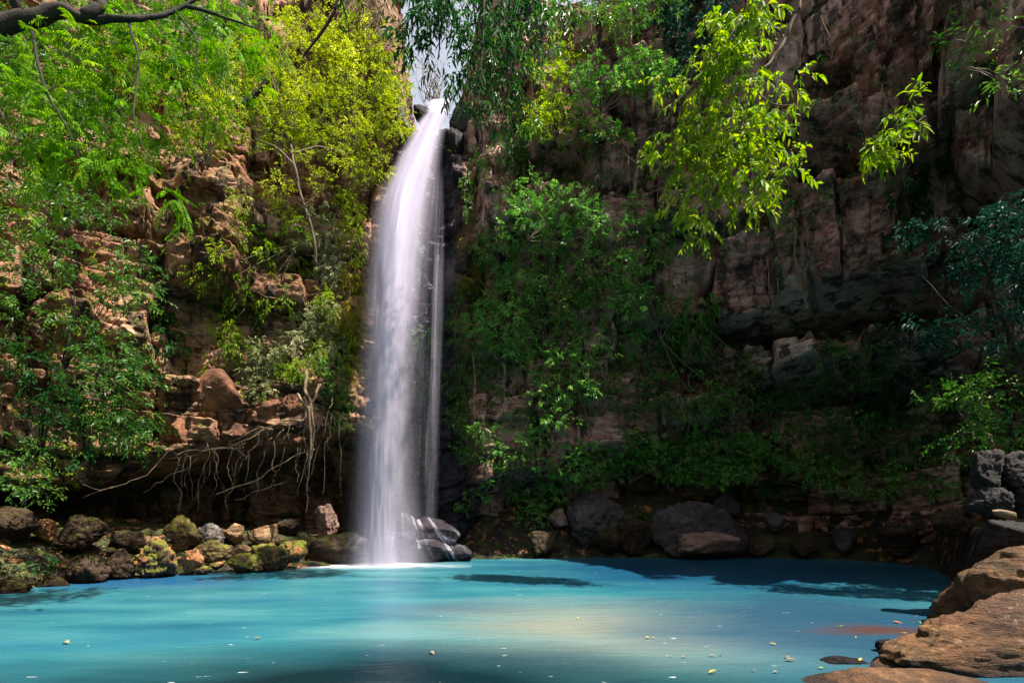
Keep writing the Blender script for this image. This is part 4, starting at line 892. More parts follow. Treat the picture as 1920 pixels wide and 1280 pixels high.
ROOTS = [
    ([(548, 788, 18.8), (500, 800, 18.6), (440, 830, 18.3), (430, 840, 18.2)], .055, "thick root creeping left along the cave lip"),
    ([(546, 788, 18.7), (490, 812, 18.4), (430, 838, 18.0), (360, 842, 17.6), (330, 850, 17.3)], .05, "long root following the underside of the cave lip"),
    ([(590, 838, 18.8), (540, 866, 18.4), (470, 905, 18.0), (400, 930, 17.6)], .04, "slanting root crossing the cave from the fig knot"),
    ([(345, 840, 17.2), (320, 850, 17.0), (280, 885, 16.7), (220, 912, 16.4), (150, 930, 16.0)], .045, "long pale root sweeping down to the left bank"),
    ([(440, 840, 17.8), (350, 855, 17.2), (270, 868, 16.8)], .015, "thin straight root near the top left of the cave"),
    ([(360, 875, 17.2), (320, 890, 17.0), (300, 905, 16.8), (270, 925, 16.6)], .03, "short curved root in the left of the cave"),
    ([(150, 905, 15.8), (165, 915, 15.9), (220, 915, 16.3)], .03, "forked root end on the left bank"),
    ([(352, 845, 17.3), (348, 870, 17.2), (338, 915, 17.1)], .022, "single root dangling left in the cave"),
    ([(436, 835, 18.2), (430, 870, 18.1), (432, 900, 18.1), (428, 960, 18.1)], .03, "hanging root below the flat brown slab left end"),
    ([(488, 815, 18.4), (470, 850, 18.3), (455, 870, 18.2), (435, 895, 18.1)], .035, "root slanting down left from under the slab"),
    ([(450, 835, 18.2), (446, 870, 18.2), (440, 900, 18.1)], .015, "hair thin root beside the slab root"),
    ([(505, 815, 18.5), (495, 850, 18.4), (486, 880, 18.4), (482, 930, 18.3)], .022, "wavy root hanging in the middle of the cave"),
    ([(528, 800, 18.7), (516, 830, 18.6), (514, 880, 18.6), (516, 905, 18.5)], .04, "thick pale root dangling under the red blocks"),
    ([(548, 786, 18.7), (535, 830, 18.6), (522, 880, 18.5), (516, 905, 18.5)], .03, "root joining the thick dangling one at its tip"),
    ([(620, 745, 19.2), (618, 770, 19.0), (606, 820, 18.9), (586, 880, 18.8), (578, 920, 18.8)], .04, "long diagonal root from the lip to the fig root tip"),
    ([(612, 820, 19.0), (610, 860, 18.9), (605, 925, 18.9)], .03, "straight root hanging close left of the falls"),
    ([(636, 790, 19.3), (637, 860, 19.2), (634, 930, 19.2)], .02, "last thin root hanging by the falls edge"),
    ([(575, 840, 18.8), (572, 880, 18.7), (560, 930, 18.7)], .02, "fine root behind the fig root knot"),
    ([(555, 840, 18.7), (553, 880, 18.6), (556, 900, 18.6)], .025, "short root ending above the shore stones"),
    ([(400, 850, 17.9), (385, 900, 17.8), (360, 950, 17.6)], .015, "faint slanting root deep in the cave"),
    ([(470, 840, 18.2), (462, 890, 18.1), (458, 940, 18.1)], .015, "faint vertical root deep in the cave"),
    ([(540, 900, 18.4), (500, 918, 18.2), (440, 935, 17.9)], .02, "faint low root crossing the dark cave"),
]
for i, (pts, r0, lb) in enumerate(ROOTS):
    v, f = tube([W(*q) for q in pts], np.linspace(r0 * .55, r0 * .18, len(pts)), 6, 0.16, i + 20)
    o = recenter(link("hanging_root", mesh_from("hanging_root", v, f), M['root']), W(*pts[0])); tag(o, lb, "root", G_R)
# --- right of the falls
plant("overhanging_branch", "dark large leaved branch hanging across the notch of sky", "branch", [(800, 20, 45, 40, 13), (770, 60, 28, 40, 13), (850, 30, 40, 50, 13), (820, 90, 28, 45, 13.2), (880, 90, 35, 45, 13.4), (850, 140, 25, 30, 13.4), (900, 180, 30, 30, 13.5), (930, 60, 40, 50, 13.4)],
      'leaf_dark', 0.22, 0.065, 8, 0.46, cover=1.7, gap=0.1, droop=0.5, up=-0.3, big=True, bark='bark_dark', root=(840, -120, 13),
      stems=[([(900, -120, 13), (860, -40, 13), (830, 30, 13), (820, 110, 13.2)], [.07, .05, .035, .012]), ([(860, -40, 13), (800, 0, 13), (765, 70, 13)], [.05, .03, .01]), ([(900, -120, 13), (905, 30, 13.4), (895, 190, 13.5)], [.06, .04, .012])])
plant("overhanging_branch", "dim green branch drooping over the pillar right of the falls head", "branch", [(960, 130, 45, 50, 14), (1000, 60, 50, 50, 14), (940, 230, 35, 40, 14), (980, 200, 30, 40, 14), (905, 280, 18, 30, 14), (1050, 30, 45, 40, 14.5)], 'leaf_green', 0.2, 0.07, 7, 0.45, cover=1.0, gap=0.14, droop=0.55, up=-0.35, big=True, bark='bark_dark', root=(1010, -120, 14),
      stems=[([(1030, -120, 14), (1000, 0, 14), (960, 110, 14), (920, 270, 14)], [.06, .045, .03, .01]), ([(1000, 0, 14), (1050, 40, 14.4)], [.03, .01])])
RS = dict(L=0.2, Wd=0.055, k=11, tw=0.2, style='rosette')
plant("cliff_shrub", "bright rosette leaved shrub high on the right cliff", "shrub", [(1130, 150, 60, 35), (1190, 120, 50, 35), (1090, 190, 40, 30), (1240, 150, 45, 35), (1180, 180, 40, 25)], 'leaf_bright', **RS, cover=2.0, gap=0.17, nst=9, off=1.1)
plant("cliff_shrub", "green shrub between the pillar and the rosette leaved shrub", "shrub", [(1030, 160, 40, 45), (1040, 230, 40, 35), (1000, 220, 28, 30), (1060, 110, 35, 30)], 'leaf_lime', 0.19, 0.08, 7, 0.36, cover=1.7, gap=0.17, off=1.1)
plant("cliff_shrub", "shaded rosette shrub beneath the bright rosette shrub", "shrub", [(1080, 225, 32, 20), (1130, 240, 40, 22), (1170, 260, 22, 22), (990, 250, 25, 18)], 'leaf_green', **RS, cover=1.8, nst=5, off=1.1)
plant("cliff_shrub", "blue green shrub behind the drooping lime branch", "shrub", [(1290, 60, 55, 55), (1300, 130, 50, 45), (1260, 20, 50, 40), (1350, 40, 40, 50)], 'leaf_teal', 0.17, 0.06, 9, 0.3, 'rosette', cover=1.8, off=1.1)
plant("cliff_shrub", "mixed green shrub at the top of the right cliff", "shrub", [(1120, 50, 60, 45), (1180, 30, 45, 40), (1090, 10, 60, 30), (1240, -10, 60, 40)], 'leaf_green', 0.17, 0.07, 7, 0.36, cover=1.5, gap=0.12, off=1.1)
plant("cliff_shrub", "feathery green shrub halfway up the cliff right of the falls", "shrub", [(990, 400, 50, 25), (1060, 390, 50, 32), (1100, 440, 40, 28), (1040, 440, 45, 28), (960, 440, 40, 25), (1110, 400, 35, 30)], 'leaf_bright', 0.14, 0.05, 10, 0.4, 'frond', cover=1.5, gap=0.17, off=1.1, nst=9)
plant("cliff_shrub", "small shrub below the forked pale trunk", "shrub", [(1190, 385, 26, 20), (1205, 415, 28, 22), (1180, 425, 20, 15)], 'leaf_bright', 0.15, 0.07, 7, 0.32, cover=1.6, off=1.1)
plant("cliff_shrub", "leafy shrub in the middle of the right cliff beside bare rock", "shrub", [(1180, 510, 35, 28), (1130, 545, 45, 30), (1190, 560, 38, 35), (1100, 590, 50, 28), (1200, 610, 28, 25), (1170, 490, 20, 20)], 'leaf_bright', 0.19, 0.08, 7, 0.36, cover=1.5, gap=0.17, off=1.1, nst=9)
plant("cliff_shrub", "bright broad leaved shrub close right of the falls", "shrub", [(955, 510, 35, 28), (990, 540, 35, 28), (940, 560, 35, 26), (910, 590, 40, 30), (975, 580, 30, 24)], 'leaf_bright', 0.2, 0.085, 7, 0.38, cover=1.7, gap=0.17, off=1.1, nst=9)
plant("cliff_shrub", "bright shrub hanging lowest beneath the broad leaved one", "shrub", [(930, 630, 45, 32), (985, 640, 38, 28), (900, 610, 30, 25), (960, 670, 40, 20), (1010, 690, 25, 14)], 'leaf_bright', 0.17, 0.075, 7, 0.38, cover=1.7, gap=0.06, off=0.8, nst=9)
plant("cliff_shrub", "yellowish shrub in the shade between two right cliff shrubs", "shrub", [(1030, 600, 45, 25), (1060, 625, 40, 20), (1010, 560, 30, 25)], 'leaf_green', 0.19, 0.08, 7, 0.36, cover=1.4, gap=0.1, off=1.1)
plant("hanging_shrub", "glossy hanging bush on the right cliff under the lime branch", "shrub", [(1310, 570, 32, 28), (1300, 605, 35, 28), (1320, 600, 28, 30), (1310, 640, 18, 22)], 'leaf_green', 0.2, 0.07, 9, 0.4, droop=0.7, up=-0.4, cover=2.0, off=0.6, big=True)
plant("creeper", "creeper climbing the rock just right of the side trickle", "creeper", [(850, 590, 14, 25), (845, 660, 12, 30), (850, 720, 18, 30), (860, 780, 24, 30), (880, 700, 20, 25)], 'leaf_green', 0.14, 0.06, 6, 0.3, cover=1.3, gap=0.1, droop=0.5, up=-0.2, off=0.4)
plant("creeper", "dark creeper seen through the veil behind the falls", "creeper", [(795, 640, 20, 35), (790, 720, 22, 40), (800, 800, 20, 40), (785, 860, 18, 30)], 'leaf_green', 0.14, 0.06, 6, 0.3, cover=1.3, gap=0.1, droop=0.5, up=-0.2, off=0.3)
plant("cliff_shrub", "pale tipped shrub low on the rock right of the falls", "shrub", [(880, 790, 30, 25), (900, 810, 25, 22), (870, 830, 25, 25), (885, 855, 22, 14)], 'leaf_green', 0.15, 0.06, 7, 0.32, cover=1.4, gap=0.08, off=0.5)
plant("creeper", "fine green creeper along the pillar edge", "creeper", [(875, 340, 10, 25), (880, 390, 12, 25), (905, 480, 12, 30), (912, 430, 10, 30)], 'leaf_green', 0.11, 0.05, 6, 0.25, cover=1.5, droop=0.5, up=-0.2, off=0.35)
plant("moss_curtain", "orange yellow moss streak beside the dark wet rock", "moss", [(870, 528, 12, 9), (893, 500, 7, 35), (898, 540, 7, 20), (873, 450, 6, 14)], 'leaf_moss', 0.12, 0.05, 6, 0.22, cover=2.4, droop=0.8, up=-0.6, nst=0, off=0.25)
# --- base shrubs on the right
B_ = dict(L=0.18, Wd=0.085, k=7, tw=0.32)
plant("bank_shrub", "bright low shrub on the bank above the lumpy grey boulder", "shrub", [(1080, 865, 52, 32), (1050, 900, 40, 32), (1115, 850, 46, 28), (1100, 905, 30, 24), (1140, 880, 36, 22)], 'leaf_bright', **B_, cover=2.2, off=0.7)
plant("bank_shrub", "bright shrub spilling down the dirt slope towards the pool", "shrub", [(990, 930, 40, 20), (1000, 965, 35, 18), (960, 915, 30, 15), (1030, 940, 20, 22)], 'leaf_bright', **B_, cover=2.0, off=0.5)
plant("bank_shrub", "green shrub band over the dark overhanging block", "shrub", [(1180, 860, 46, 28), (1230, 850, 52, 32), (1285, 842, 52, 32), (1200, 825, 46, 26), (1260, 885, 40, 20)], 'leaf_bright', **B_, cover=2.0, off=0.6)
plant("bank_shrub", "blue green low shrub right along the bank", "shrub", [(1335, 832, 58, 36), (1395, 850, 50, 36), (1360, 885, 46, 28), (1300, 885, 40, 24)], 'leaf_bright', **B_, cover=2.0, off=0.6)
plant("bank_shrub", "leafy shrub drooping over the purple slab", "shrub", [(1400, 880, 35, 25), (1425, 915, 18, 22), (1370, 900, 30, 15)], 'leaf_bright', **B_, cover=1.6, off=0.6)
plant("bank_shrub", "fresh grass green shrub at the foot of the cliff by the falls", "shrub", [(930, 890, 30, 20), (900, 920, 25, 12), (860, 945, 30, 8)], 'leaf_bright', **B_, cover=1.4, off=0.4)
for (x, y, lb) in [(1157, 962, "little green tuft on the shoulder of the lumpy boulder"), (1208, 968, "little green tuft left of the purple slab"), (545, 965, "small green tuft behind the shore stones near the upright boulder"), (400, 975, "small green tuft behind the whitish boulder"), (455, 972, "small green tuft behind the pale split block"), (275, 935, "small green plant in the cave mouth at left"), (100, 960, "small leafy plant beside the olive bank stone")]:
    plant("fern_tuft", lb, "fern", [(x, y, 12, 9)], 'leaf_green', 0.22, 0.05, 9, 0.15, 'rosette', cover=2.2, nst=0, off=0.25)
plant("shore_fern", "yellow lit fern arching at the left water corner", "fern", [(12, 1065, 24, 26, 12.9)], 'leaf_pale', 0.08, 0.025, 22, 0.55, 'frond', cover=1.0, nst=4, droop=0.4)
plant("bank_shrub", "small glossy shrub beside the left corner stones", "shrub", [(65, 1065, 22, 16, 13.6), (85, 1050, 15, 14, 13.8)], 'leaf_dark', 0.12, 0.055, 6, 0.22, cover=1.8, nst=3)
plant("cliff_shrub", "dense shrub in the gap between the feathery and the leafy right shrubs", "shrub", [(1060, 500, 45, 28), (1030, 520, 40, 26), (1090, 530, 40, 26), (1060, 560, 40, 22), (1010, 480, 30, 22)], 'leaf_green', 0.19, 0.08, 7, 0.36, cover=1.6, gap=0.17, off=1.0, nst=8)
plant("cliff_shrub", "trailing shrub hanging at the left edge of the dark hollow", "shrub", [(880, 560, 26, 40), (870, 640, 26, 40), (900, 700, 30, 36), (930, 740, 30, 30), (870, 740, 24, 30)], 'leaf_green', 0.15, 0.065, 7, 0.36, cover=1.4, gap=0.1, off=0.7, droop=0.45, up=-0.1)
plant("cliff_shrub", "loose shrub on the rock below the mixed green one at the cliff top", "shrub", [(980, 310, 36, 26), (1020, 290, 30, 22), (960, 350, 26, 22), (1060, 330, 30, 16)], 'leaf_green', 0.14, 0.06, 7, 0.34, cover=1.1, gap=0.14, off=0.6)
plant("cliff_shrub", "deep green shrub in the hollow below the leafy middle shrub", "shrub", [(1180, 690, 40, 30), (1230, 720, 40, 28), (1140, 730, 36, 26), (1250, 660, 30, 26), (1200, 770, 50, 24)], 'leaf_green', 0.15, 0.065, 7, 0.36, cover=1.2, gap=0.14, off=0.7)
plant("bank_shrub", "weedy green slope plants under the hollow left of the shrub band", "shrub", [(960, 840, 40, 26), (1010, 820, 40, 26), (990, 870, 36, 20), (930, 800, 24, 24)], 'leaf_bright', 0.14, 0.065, 7, 0.34, cover=1.2, gap=0.12, off=0.6)
plant("bank_shrub", "long low thicket along the foot of the right cliff", "shrub", [(1460, 840, 60, 30), (1520, 880, 60, 28), (1480, 910, 50, 20), (1580, 900, 50, 24), (1650, 910, 60, 24), (1720, 880, 50, 28), (1760, 910, 40, 20)], 'leaf_bright', 0.16, 0.07, 7, 0.36, cover=1.4, gap=0.12, off=0.7, nst=10)
plant("bank_shrub", "thicket under the brown overhang at the right of the cliff", "shrub", [(1680, 640, 50, 28), (1740, 680, 50, 30), (1700, 720, 50, 26), (1640, 770, 44, 24), (1760, 620, 44, 24)], 'leaf_teal', 0.16, 0.07, 7, 0.36, cover=1.4, gap=0.12, off=0.7)
plant("overhanging_branch", "leafy canopy branch closing the top of the notch of sky, with added unseen clumps", "branch", [(800, -10, 60, 40, 14), (870, 0, 60, 45, 14), (940, 0, 60, 45, 14.2), (1000, -5, 60, 45, 14.4), (905, 110, 34, 44, 14.2), (880, 60, 30, 44, 14), (820, -130, 110, 60, 15, 1.6), (960, -170, 110, 60, 15.5, 1.6), (700, -170, 90, 60, 14.5, 1.6), (1060, -130, 90, 50, 16, 1.6), (620, -110, 70, 50, 14, 1.4)], 'leaf_dark', 0.22, 0.075, 8, 0.48, cover=1.5, gap=0.06, droop=0.5, up=-0.3, big=True, bark='bark_dark', root=(930, -150, 14),  # clumps above the view added to dapple the left bank
      stems=[([(930, -150, 14), (880, -40, 14), (820, 10, 14)], [.05, .03, .01]), ([(930, -150, 14), (960, -30, 14.2), (1000, 20, 14.4)], [.05, .03, .01])])
plant("hanging_shrub", "sunny yellow green vine mat draped over the middle of the left cliff", "creeper", [(560, 430, 26, 26), (540, 480, 26, 30), (570, 520, 26, 30), (420, 620, 30, 30), (450, 650, 30, 24), (540, 690, 24, 22), (380, 520, 24, 26)], 'leaf_lime', 0.13, 0.065, 7, 0.34, cover=1.4, gap=0.12, droop=0.5, up=-0.15, off=0.5, nst=8)
plant("hanging_shrub", "green vine trailing under the ledge left of the sapling", "creeper", [(500, 370, 30, 20), (450, 380, 26, 20), (530, 400, 24, 22), (640, 380, 22, 26)], 'leaf_yellow', 0.12, 0.055, 7, 0.32, cover=1.3, gap=0.12, droop=0.5, up=-0.1, off=0.5)
plant("cliff_shrub", "leafy shrub mass left of the bare pink rock below the forked trunk", "shrub", [(1120, 450, 40, 28), (1160, 470, 34, 26), (1080, 470, 36, 24), (1220, 470, 34, 28), (1240, 420, 28, 22)], 'leaf_bright', 0.17, 0.075, 7, 0.38, cover=1.5, gap=0.12, off=1.0, nst=8)
plant("cliff_shrub", "hanging thicket over the dark hollow in the middle of the right wall", "shrub", [(1050, 680, 46, 28), (1110, 660, 44, 26), (1080, 730, 44, 26), (1020, 740, 36, 28), (1160, 640, 40, 24), (1040, 790, 40, 22)], 'leaf_bright', 0.17, 0.075, 7, 0.38, cover=1.4, gap=0.14, off=1.0, droop=0.4, nst=9)
plant("cliff_shrub", "vine covered bulge between the glossy hanging bush and the hollow", "shrub", [(1240, 600, 36, 28), (1260, 640, 34, 26), (1220, 570, 30, 24), (1290, 690, 40, 26), (1340, 740, 40, 24), (1300, 770, 44, 24)], 'leaf_green', 0.17, 0.075, 7, 0.38, cover=1.5, gap=0.12, off=0.8, droop=0.4, nst=8)
plant("cliff_shrub", "small leaved shrub under the pillar beside the dark wet rock", "shrub", [(930, 420, 26, 26), (950, 380, 24, 24), (915, 460, 20, 26), (1000, 350, 34, 20), (985, 455, 30, 22)], 'leaf_bright', 0.14, 0.06, 7, 0.34, cover=1.3, gap=0.12, off=0.7, nst=6)
# --- dark right slope
D_ = dict(L=0.15, Wd=0.065, k=8, tw=0.36)
plant("dark_tree", "dark blue green tree at the right edge below the ledge block, with added unseen clumps", "tree", [(1760, 500, 70, 40, 12.5), (1830, 470, 70, 50, 12), (1890, 430, 60, 50, 11.5), (1850, 560, 80, 40, 12), (1740, 440, 40, 30, 12.6), (1910, 520, 50, 60, 11.4), (1780, 600, 70, 35, 12.4), (1880, 640, 60, 45, 11.6), (1990, 500, 80, 70, 11.2), (2060, 600, 90, 80, 11.0), (2020, 700, 80, 60, 11.0), (2080, 420, 80, 80, 11.2), (2160, 520, 90, 90, 11)], 'leaf_teal', **D_, cover=2.3, gap=0.08, root=(1990, 960, 11.2), bark='bark_dark',  # clumps right of the view added to shade the rock stack
      stems=[([(1990, 960, 11.2), (1960, 760, 11.4), (1890, 620, 11.8), (1840, 480, 12), (1800, 440, 12.2)], [.05, .045, .04, .03, .01]), ([(1875, 650, 11.8), (1800, 590, 12.2), (1730, 520, 12.6)], [.03, .02, .01]), ([(1885, 700, 11.7), (1915, 520, 11.4)], [.03, .01])])
plant("bank_shrub", "dark leafy shrub under the dark tree at right", "shrub", [(1850, 740, 70, 45, 12.5), (1780, 760, 60, 40, 13.5), (1880, 810, 60, 35, 12), (1800, 820, 50, 30, 13)], 'leaf_green', **D_, cover=1.5, gap=0.1)
plant("bank_shrub", "shaded green shrub under the pink rock bulge", "shrub", [(1440, 740, 55, 25), (1500, 745, 45, 25), (1470, 780, 60, 28), (1540, 790, 50, 28)], 'leaf_green', **D_, cover=1.5, gap=0.1, off=0.6)
plant("bank_shrub", "shaded grassy shrub spreading right of the pink rock bulge", "shrub", [(1570, 660, 45, 22), (1620, 700, 50, 28), (1560, 710, 40, 25), (1650, 640, 40, 20), (1600, 740, 50, 25)], 'leaf_green', 0.22, 0.04, 6, 0.4, cover=1.2, gap=0.1, off=0.6)
plant("bank_shrub", "dim shrub on the right slope above the shadowed boulders", "shrub", [(1600, 800, 60, 30), (1660, 770, 50, 30), (1700, 810, 50, 30), (1540, 850, 60, 30), (1640, 860, 60, 30)], 'leaf_green', **D_, cover=1.3, gap=0.14, off=0.6)
plant("hanging_shrub", "ivy column of large dark leaves on the right cliff", "ivy", [(1712, 330, 24, 28), (1708, 380, 24, 30), (1700, 430, 22, 26), (1740, 310, 18, 20), (1690, 350, 12, 24)], 'leaf_dark', 0.26, 0.15, 5, 0.4, cover=1.9, droop=0.6, up=-0.4, big=True, off=0.6)
plant("hanging_shrub", "bright grassy tuft hanging on the upper right rock", "tuft", [(1660, 275, 40, 20, 13.5), (1690, 230, 30, 16, 13.5), (1705, 185, 24, 10, 13.5), (1640, 285, 26, 14, 13.5)], 'leaf_lime', 0.26, 0.07, 6, 0.4, cover=2.2, droop=0.35, up=0, nst=5, big=True, root=(1720, 230, 14.6), out=0.4)
plant("hanging_shrub", "dim tuft near the top right corner", "tuft", [(1790, 90, 40, 20), (1840, 130, 40, 24), (1880, 170, 36, 20)], 'leaf_green', 0.2, 0.05, 6, 0.36, cover=1.0, gap=0.1, off=0.6)
plant("hanging_shrub", "shaded creeper under the overhang of the right cliff", "creeper", [(1250, 560, 20, 30), (1240, 480, 22, 30), (1270, 660, 30, 25), (1400, 690, 22, 30), (1360, 720, 24, 25), (1390, 760, 40, 20)], 'leaf_green', 0.15, 0.065, 6, 0.34, cover=1.2, gap=0.1, off=0.5)
# --- lime branch in the sun, hanging from the top right
lime = [(1490, 165, 26, 16), (1440, 190, 36, 22), (1370, 150, 26, 40), (1400, 130, 22, 30), (1350, 240, 60, 30), (1420, 240, 45, 28), (1280, 260, 40, 22), (1300, 300, 60, 26), (1400, 300, 60, 28), (1460, 320, 32, 24), (1330, 345, 45, 26), (1410, 360, 55, 22), (1470, 345, 26, 14), (1290, 380, 30, 16), (1310, 430, 26, 22), (1240, 270, 22, 18), (1380, 60, 36, 45), (1330, 110, 34, 45), (1290, 170, 40, 30), (1410, 20, 40, 30), (1240, 170, 24, 22), (1225, 320, 16, 14)]
plant("lime_branch", "sunlit lime green branch hanging down before the right cliff", "branch", [(x, y, rx, ry, 13.0 + 0.004 * (1400 - x), 0.7) for x, y, rx, ry in lime], 'leaf_lime', 0.21, 0.09, 8, 0.46, cover=2.5, tonev=0.65, droop=0.45, up=-0.2, big=True, gap=0.0, root=(1520, -150, 13.0), bark='bark', spread=0.8,
      stems=[([(1520, -150, 13.0), (1500, 0, 13.0), (1490, 25, 13.0), (1468, 80, 13.0), (1440, 120, 13.0), (1410, 155, 13.0), (1390, 230, 13.0), (1340, 330, 13.1), (1315, 430, 13.2)], [.07, .05, .045, .04, .035, .03, .025, .018, .006]),
             ([(1440, -150, 13.0), (1400, 10, 13.0), (1340, 110, 13.2), (1280, 180, 13.4), (1240, 190, 13.5)], [.05, .04, .03, .02, .006]), ([(1410, 155, 13.0), (1440, 190, 12.9), (1500, 200, 12.8)], [.02, .015, .005]), ([(1390, 230, 13.0), (1450, 310, 12.9), (1480, 345, 12.8)], [.02, .012, .005]), ([(1390, 230, 13.0), (1300, 270, 13.3), (1240, 280, 13.5)], [.02, .012, .005])])
# --- pale forked trunk and lianas
v, f = merge([tube([W(*q) for q in [(1190, 372, 21.6), (1192, 330, 21.4), (1193, 312, 21.4), (1170, 285, 21.4), (1125, 250, 21.6)]], [.09, .085, .08, .06, .04], 7, .05, 1), tube([W(*q) for q in [(1193, 312, 21.4), (1205, 270, 21.3), (1245, 235, 21.3)]], [.08, .065, .03], 7, .05, 2), tube([W(*q) for q in [(1245, 235, 21.3), (1252, 190, 21.3)]], [.03, .02], 5, .02, 3)])
o = recenter(link("forked_tree", mesh_from("forked_tree", v, f), M['bark_pale']), W(1190, 372, 21.6)); tag(o, "pale forked bare trunk growing from the right cliff", "tree")
LI = [([(1432, 5), (1436, 40), (1450, 55), (1465, 62), (1470, 85), (1460, 110), (1452, 150)], .06, "thick pale twisted liana near the top right branch"), ([(1425, 10), (1430, 60), (1424, 100)], .03, "thin pale liana left of the twisted one"),
      ([(1466, 170), (1468, 220), (1472, 270), (1462, 310)], .025, "wavy liana hanging at the right side of the lime branch"), ([(1492, 430), (1490, 480), (1500, 530), (1512, 580)], .05, "crooked root in the crack between two right cliff blocks"),
      ([(1458, 520), (1456, 590)], .02, "short white root on the pinkish rock face"), ([(1112, 600), (1105, 660), (1120, 720), (1125, 760)], .03, "pale liana hanging below the middle right shrubs"), ([(1182, 740), (1176, 790), (1172, 850)], .022, "straight pale liana above the bright shrub band"),
      ([(1085, 735), (1100, 780), (1104, 840)], .028, "crooked pale liana in the dark hollow of the right cliff"), ([(1205, 630), (1208, 700), (1212, 740)], .02, "thin liana beneath the leafy middle shrub"), ([(945, 680), (945, 720), (944, 770)], .03, "short liana under the lowest bright shrub"),
      ([(1062, 640), (1068, 690), (1066, 720)], .02, "dim liana left in the dark hollow"), ([(885, 660), (892, 720), (890, 780), (895, 800)], .025, "wavy liana close right of the falls"), ([(1015, 775), (1050, 760), (1078, 755)], .022, "nearly level pale twig in the dark hollow"),
      ([(990, 300), (1010, 350), (1015, 390)], .02, "tangle liana left of the rock pillar shrub"), ([(1160, 400), (1170, 470), (1172, 520)], .025, "dark liana along the bare pinkish rock"), ([(1255, 430), (1245, 520), (1270, 560)], .02, "liana left of the glossy hanging bush"),
      ([(1180, 260), (1178, 330), (1185, 370)], .018, "fine liana parallel to the forked trunk"), ([(1540, 30), (1556, 80), (1560, 120)], .02, "thin liana on the dark upper right rock"), ([(1650, 160), (1660, 210), (1650, 260)], .02, "liana by the bright grassy tuft"),
      ([(1290, 700), (1296, 760), (1288, 820)], .02, "liana above the blue green bank shrub")]
for i, (pts, r0, lb) in enumerate(LI):
    Yl = min(hitY(p[0], p[1]) for p in pts) - 0.35
    v, f = tube([W(p[0], p[1], Yl + 0.1 * math.sin(3 * k)) for k, p in enumerate(pts)], np.linspace(r0, r0 * .5, len(pts)), 6, .07, 60 + i)
    o = recenter(link("hanging_liana", mesh_from("hanging_liana", v, f), M['root']), W(pts[0][0], pts[0][1], Yl)); tag(o, lb, "liana", "lianas on the right cliff")
# --- bare twiggy shrub in the notch
tb = []; rng = np.random.default_rng(9)
for i in range(26):
    a = W(805 + rng.uniform(-12, 22), 190, 25.5); x1_ = 805 + rng.uniform(-28, 40); y1_ = rng.uniform(95, 165)
    b = W(x1_, y1_, 25.5 + rng.uniform(-.6, .6)); tb.append(tube([a, (a + b) / 2 + rng.normal(size=3) * .25, b], [.022, .016, .008], 4, .12, i, 5))
v, f = merge(tb); o = recenter(link("bare_bush", mesh_from("bare_bush", v, f), M['bark_pale']), W(805, 190, 25.5)); tag(o, "bare twiggy bush against the sky at the falls head", "bush")
# --- loose low cover on the rock (too much to count)
def cover_patch(name, label, regions, mat, n, L, Wd, k, tw, seed, droop=0.4):
    rng = np.random.default_rng(seed); P = []
    tot = sum((b - a) * (d_ - c) for a, b, c, d_ in regions)
    for a, b, c, d_ in regions:
        for _ in range(int(n * (b - a) * (d_ - c) / tot)):
            x, y = rng.uniform(a, b), rng.uniform(c, d_)
            if vnoise(np.array([[x * .022, y * .022, seed]]), 5)[0] + 0.35 * rng.normal() < 0.12: continue
            P.append(W(x, y, hitY(x, y) - rng.uniform(.02, .2)))
    P = np.array(P); dirs = rng.normal(size=P.shape) * .5 + np.array([0, -.6, .05])
    V, F, tn = sprigs(P, dirs, rng, L, Wd, k, tw, 'alt', droop, .5)
    o = link(name, mesh_from(name, V, F, {"tone": tn}, False), M[mat]); tag(o, label, "ground cover", kind="stuff")
cover_patch("undergrowth", "low green creepers scattered over the shaded right cliff", [(900, 1260, 480, 880), (1240, 1700, 640, 930), (950, 1500, 250, 480), (1700, 1920, 640, 930)], 'leaf_green', 5500, .18, .075, 6, .36, 3)
cover_patch("undergrowth", "low pale creepers scattered over the sunlit left cliff", [(300, 690, 300, 760), (0, 320, 320, 900)], 'leaf_lime', 1900, .11, .05, 6, .26, 4)
cover_patch("undergrowth", "sparse weeds on the upper right rock", [(1450, 1920, 0, 640), (840, 1000, 200, 480)], 'leaf_green', 1500, .14, .05, 6, .28, 6)
# --- fallen leaves
rng = np.random.default_rng(77); P = []
for a, b, c, d_, n in [(840, 1080, 955, 1040, 230), (60, 640, 960, 1080, 420), (1080, 1500, 930, 1040, 160), (100, 260, 1000, 1060, 120)]:
    for _ in range(n):
        x, y = rng.uniform(a, b), rng.uniform(c, d_); Yh = hitY(x, y); P.append(W(x, y, Yh - .02) + np.array([0, 0, .03]))
P = np.array(P); an = rng.uniform(0, 6.28, len(P))
V, F, tn = leaves_mesh(P, np.stack([np.cos(an), np.sin(an), .2 * rng.normal(size=len(P))], 1), np.array([[0, -.3, 1.0]]) + .4 * rng.normal(size=P.shape), rng.uniform(.07, .15, len(P)), rng.uniform(.04, .08, len(P)), rng.uniform(0, 1, len(P)))
o = link("leaf_litter", mesh_from("leaf_litter", V, F, {"tone": tn}, False), M['litter']); tag(o, "brown leaf litter strewn over the banks", "leaf litter", kind="stuff")
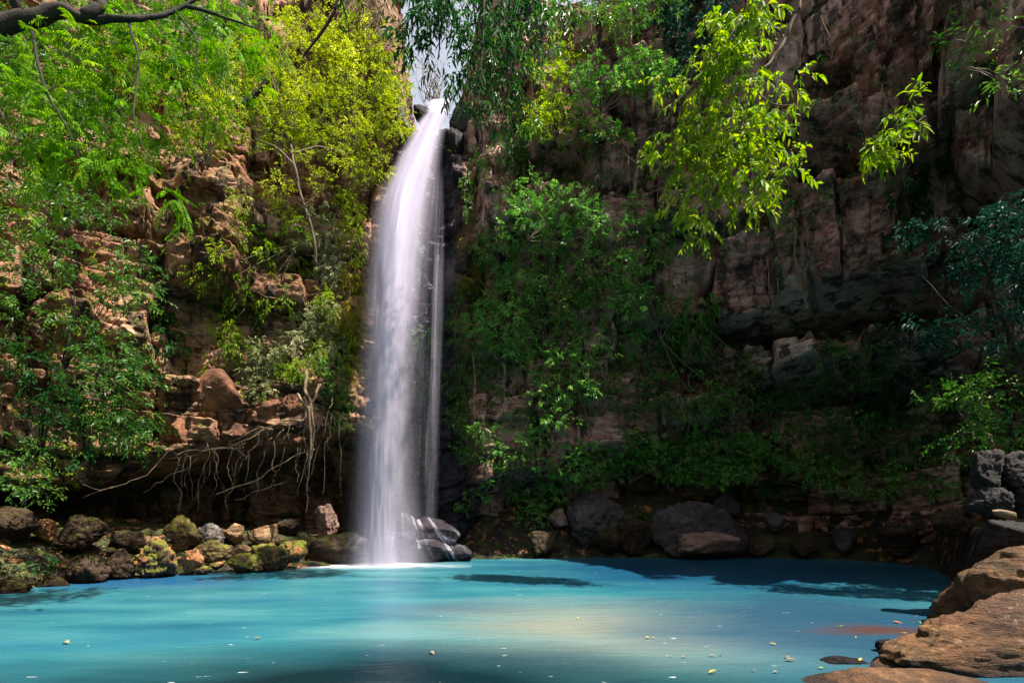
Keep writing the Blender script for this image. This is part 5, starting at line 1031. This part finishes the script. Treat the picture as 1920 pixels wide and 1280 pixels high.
FL = [(128, 1207, .2, .4), (488, 1199, .14, .1), (800, 1224, .16, .2), (1083, 1162, .1, .6), (1217, 1197, .12, .6), (1228, 1197, .08, .55), (1468, 1240, .17, .1), (1475, 1233, .12, .3), (1451, 1261, .1, .2), (1332, 1264, .13, .62), (1288, 1233, .1, .2), (1340, 1231, .1, .3), (1352, 1228, .08, .3),
      (1460, 1210, .12, .65), (1672, 1167, .18, .85), (1524, 1170, .08, .1), (1575, 1176, .09, 1.0), (1684, 1189, .1, .2), (1724, 1168, .1, .97), (1706, 1188, .07, .6), (1713, 1168, .06, .1), (1735, 1172, .07, .6), (1602, 1197, .08, .05), (1745, 1181, .1, .85), (1592, 1241, .1, .2), (1608, 1240, .11, .6), (1672, 1234, .09, .85), (1542, 1255, .09, 1.0), (1408, 1258, .07, .1), (1020, 1157, .06, .4), (1646, 1138, .07, .1), (1594, 1133, .06, .1), (1018, 1105, .05, .1), (1262, 1232, .07, .2), (960, 1180, .06, .3)]
LB = ["pale curled leaf", "yellow floating leaf", "orange floating leaf", "green floating leaf"]
rng = np.random.default_rng(78)
for i, (x, y, s, tn) in enumerate(FL):
    Y = CH * FPX / (y - HZ); a = rng.uniform(0, 6.28); n = 1
    base = np.zeros((n, 3)); base[:, :2] = rng.normal(size=(n, 2)) * s * .3
    an = a + np.arange(n) * 1.9
    V, F, t_ = leaves_mesh(base, np.stack([np.cos(an), np.sin(an), .15 + 0 * an], 1), np.tile([[0, 0, 1.0]], (n, 1)), np.full(n, s * .85), np.full(n, s * .38), np.full(n, tn), .12 + .25 * rng.uniform(), .12 * rng.normal(), True)
    o = link("floating_leaf", mesh_from("floating_leaf", V, F, {"tone": t_}, True), M['fallen']); o.location = Vector((float((x - CX) * Y / FPX), float(Y), 0.02))
    kind = LB[0] if tn < .5 else LB[1] if tn < .7 else LB[2] if tn < .95 else LB[3]
    where = "near the left side of the pool" if x < 600 else "on the sandy middle of the pool" if x < 1250 else "by the brown corner rocks" if x > 1560 else "between the sandy patch and the corner rocks"
    tag(o, kind + " drifting " + where, "leaf", "leaves floating on the pool")
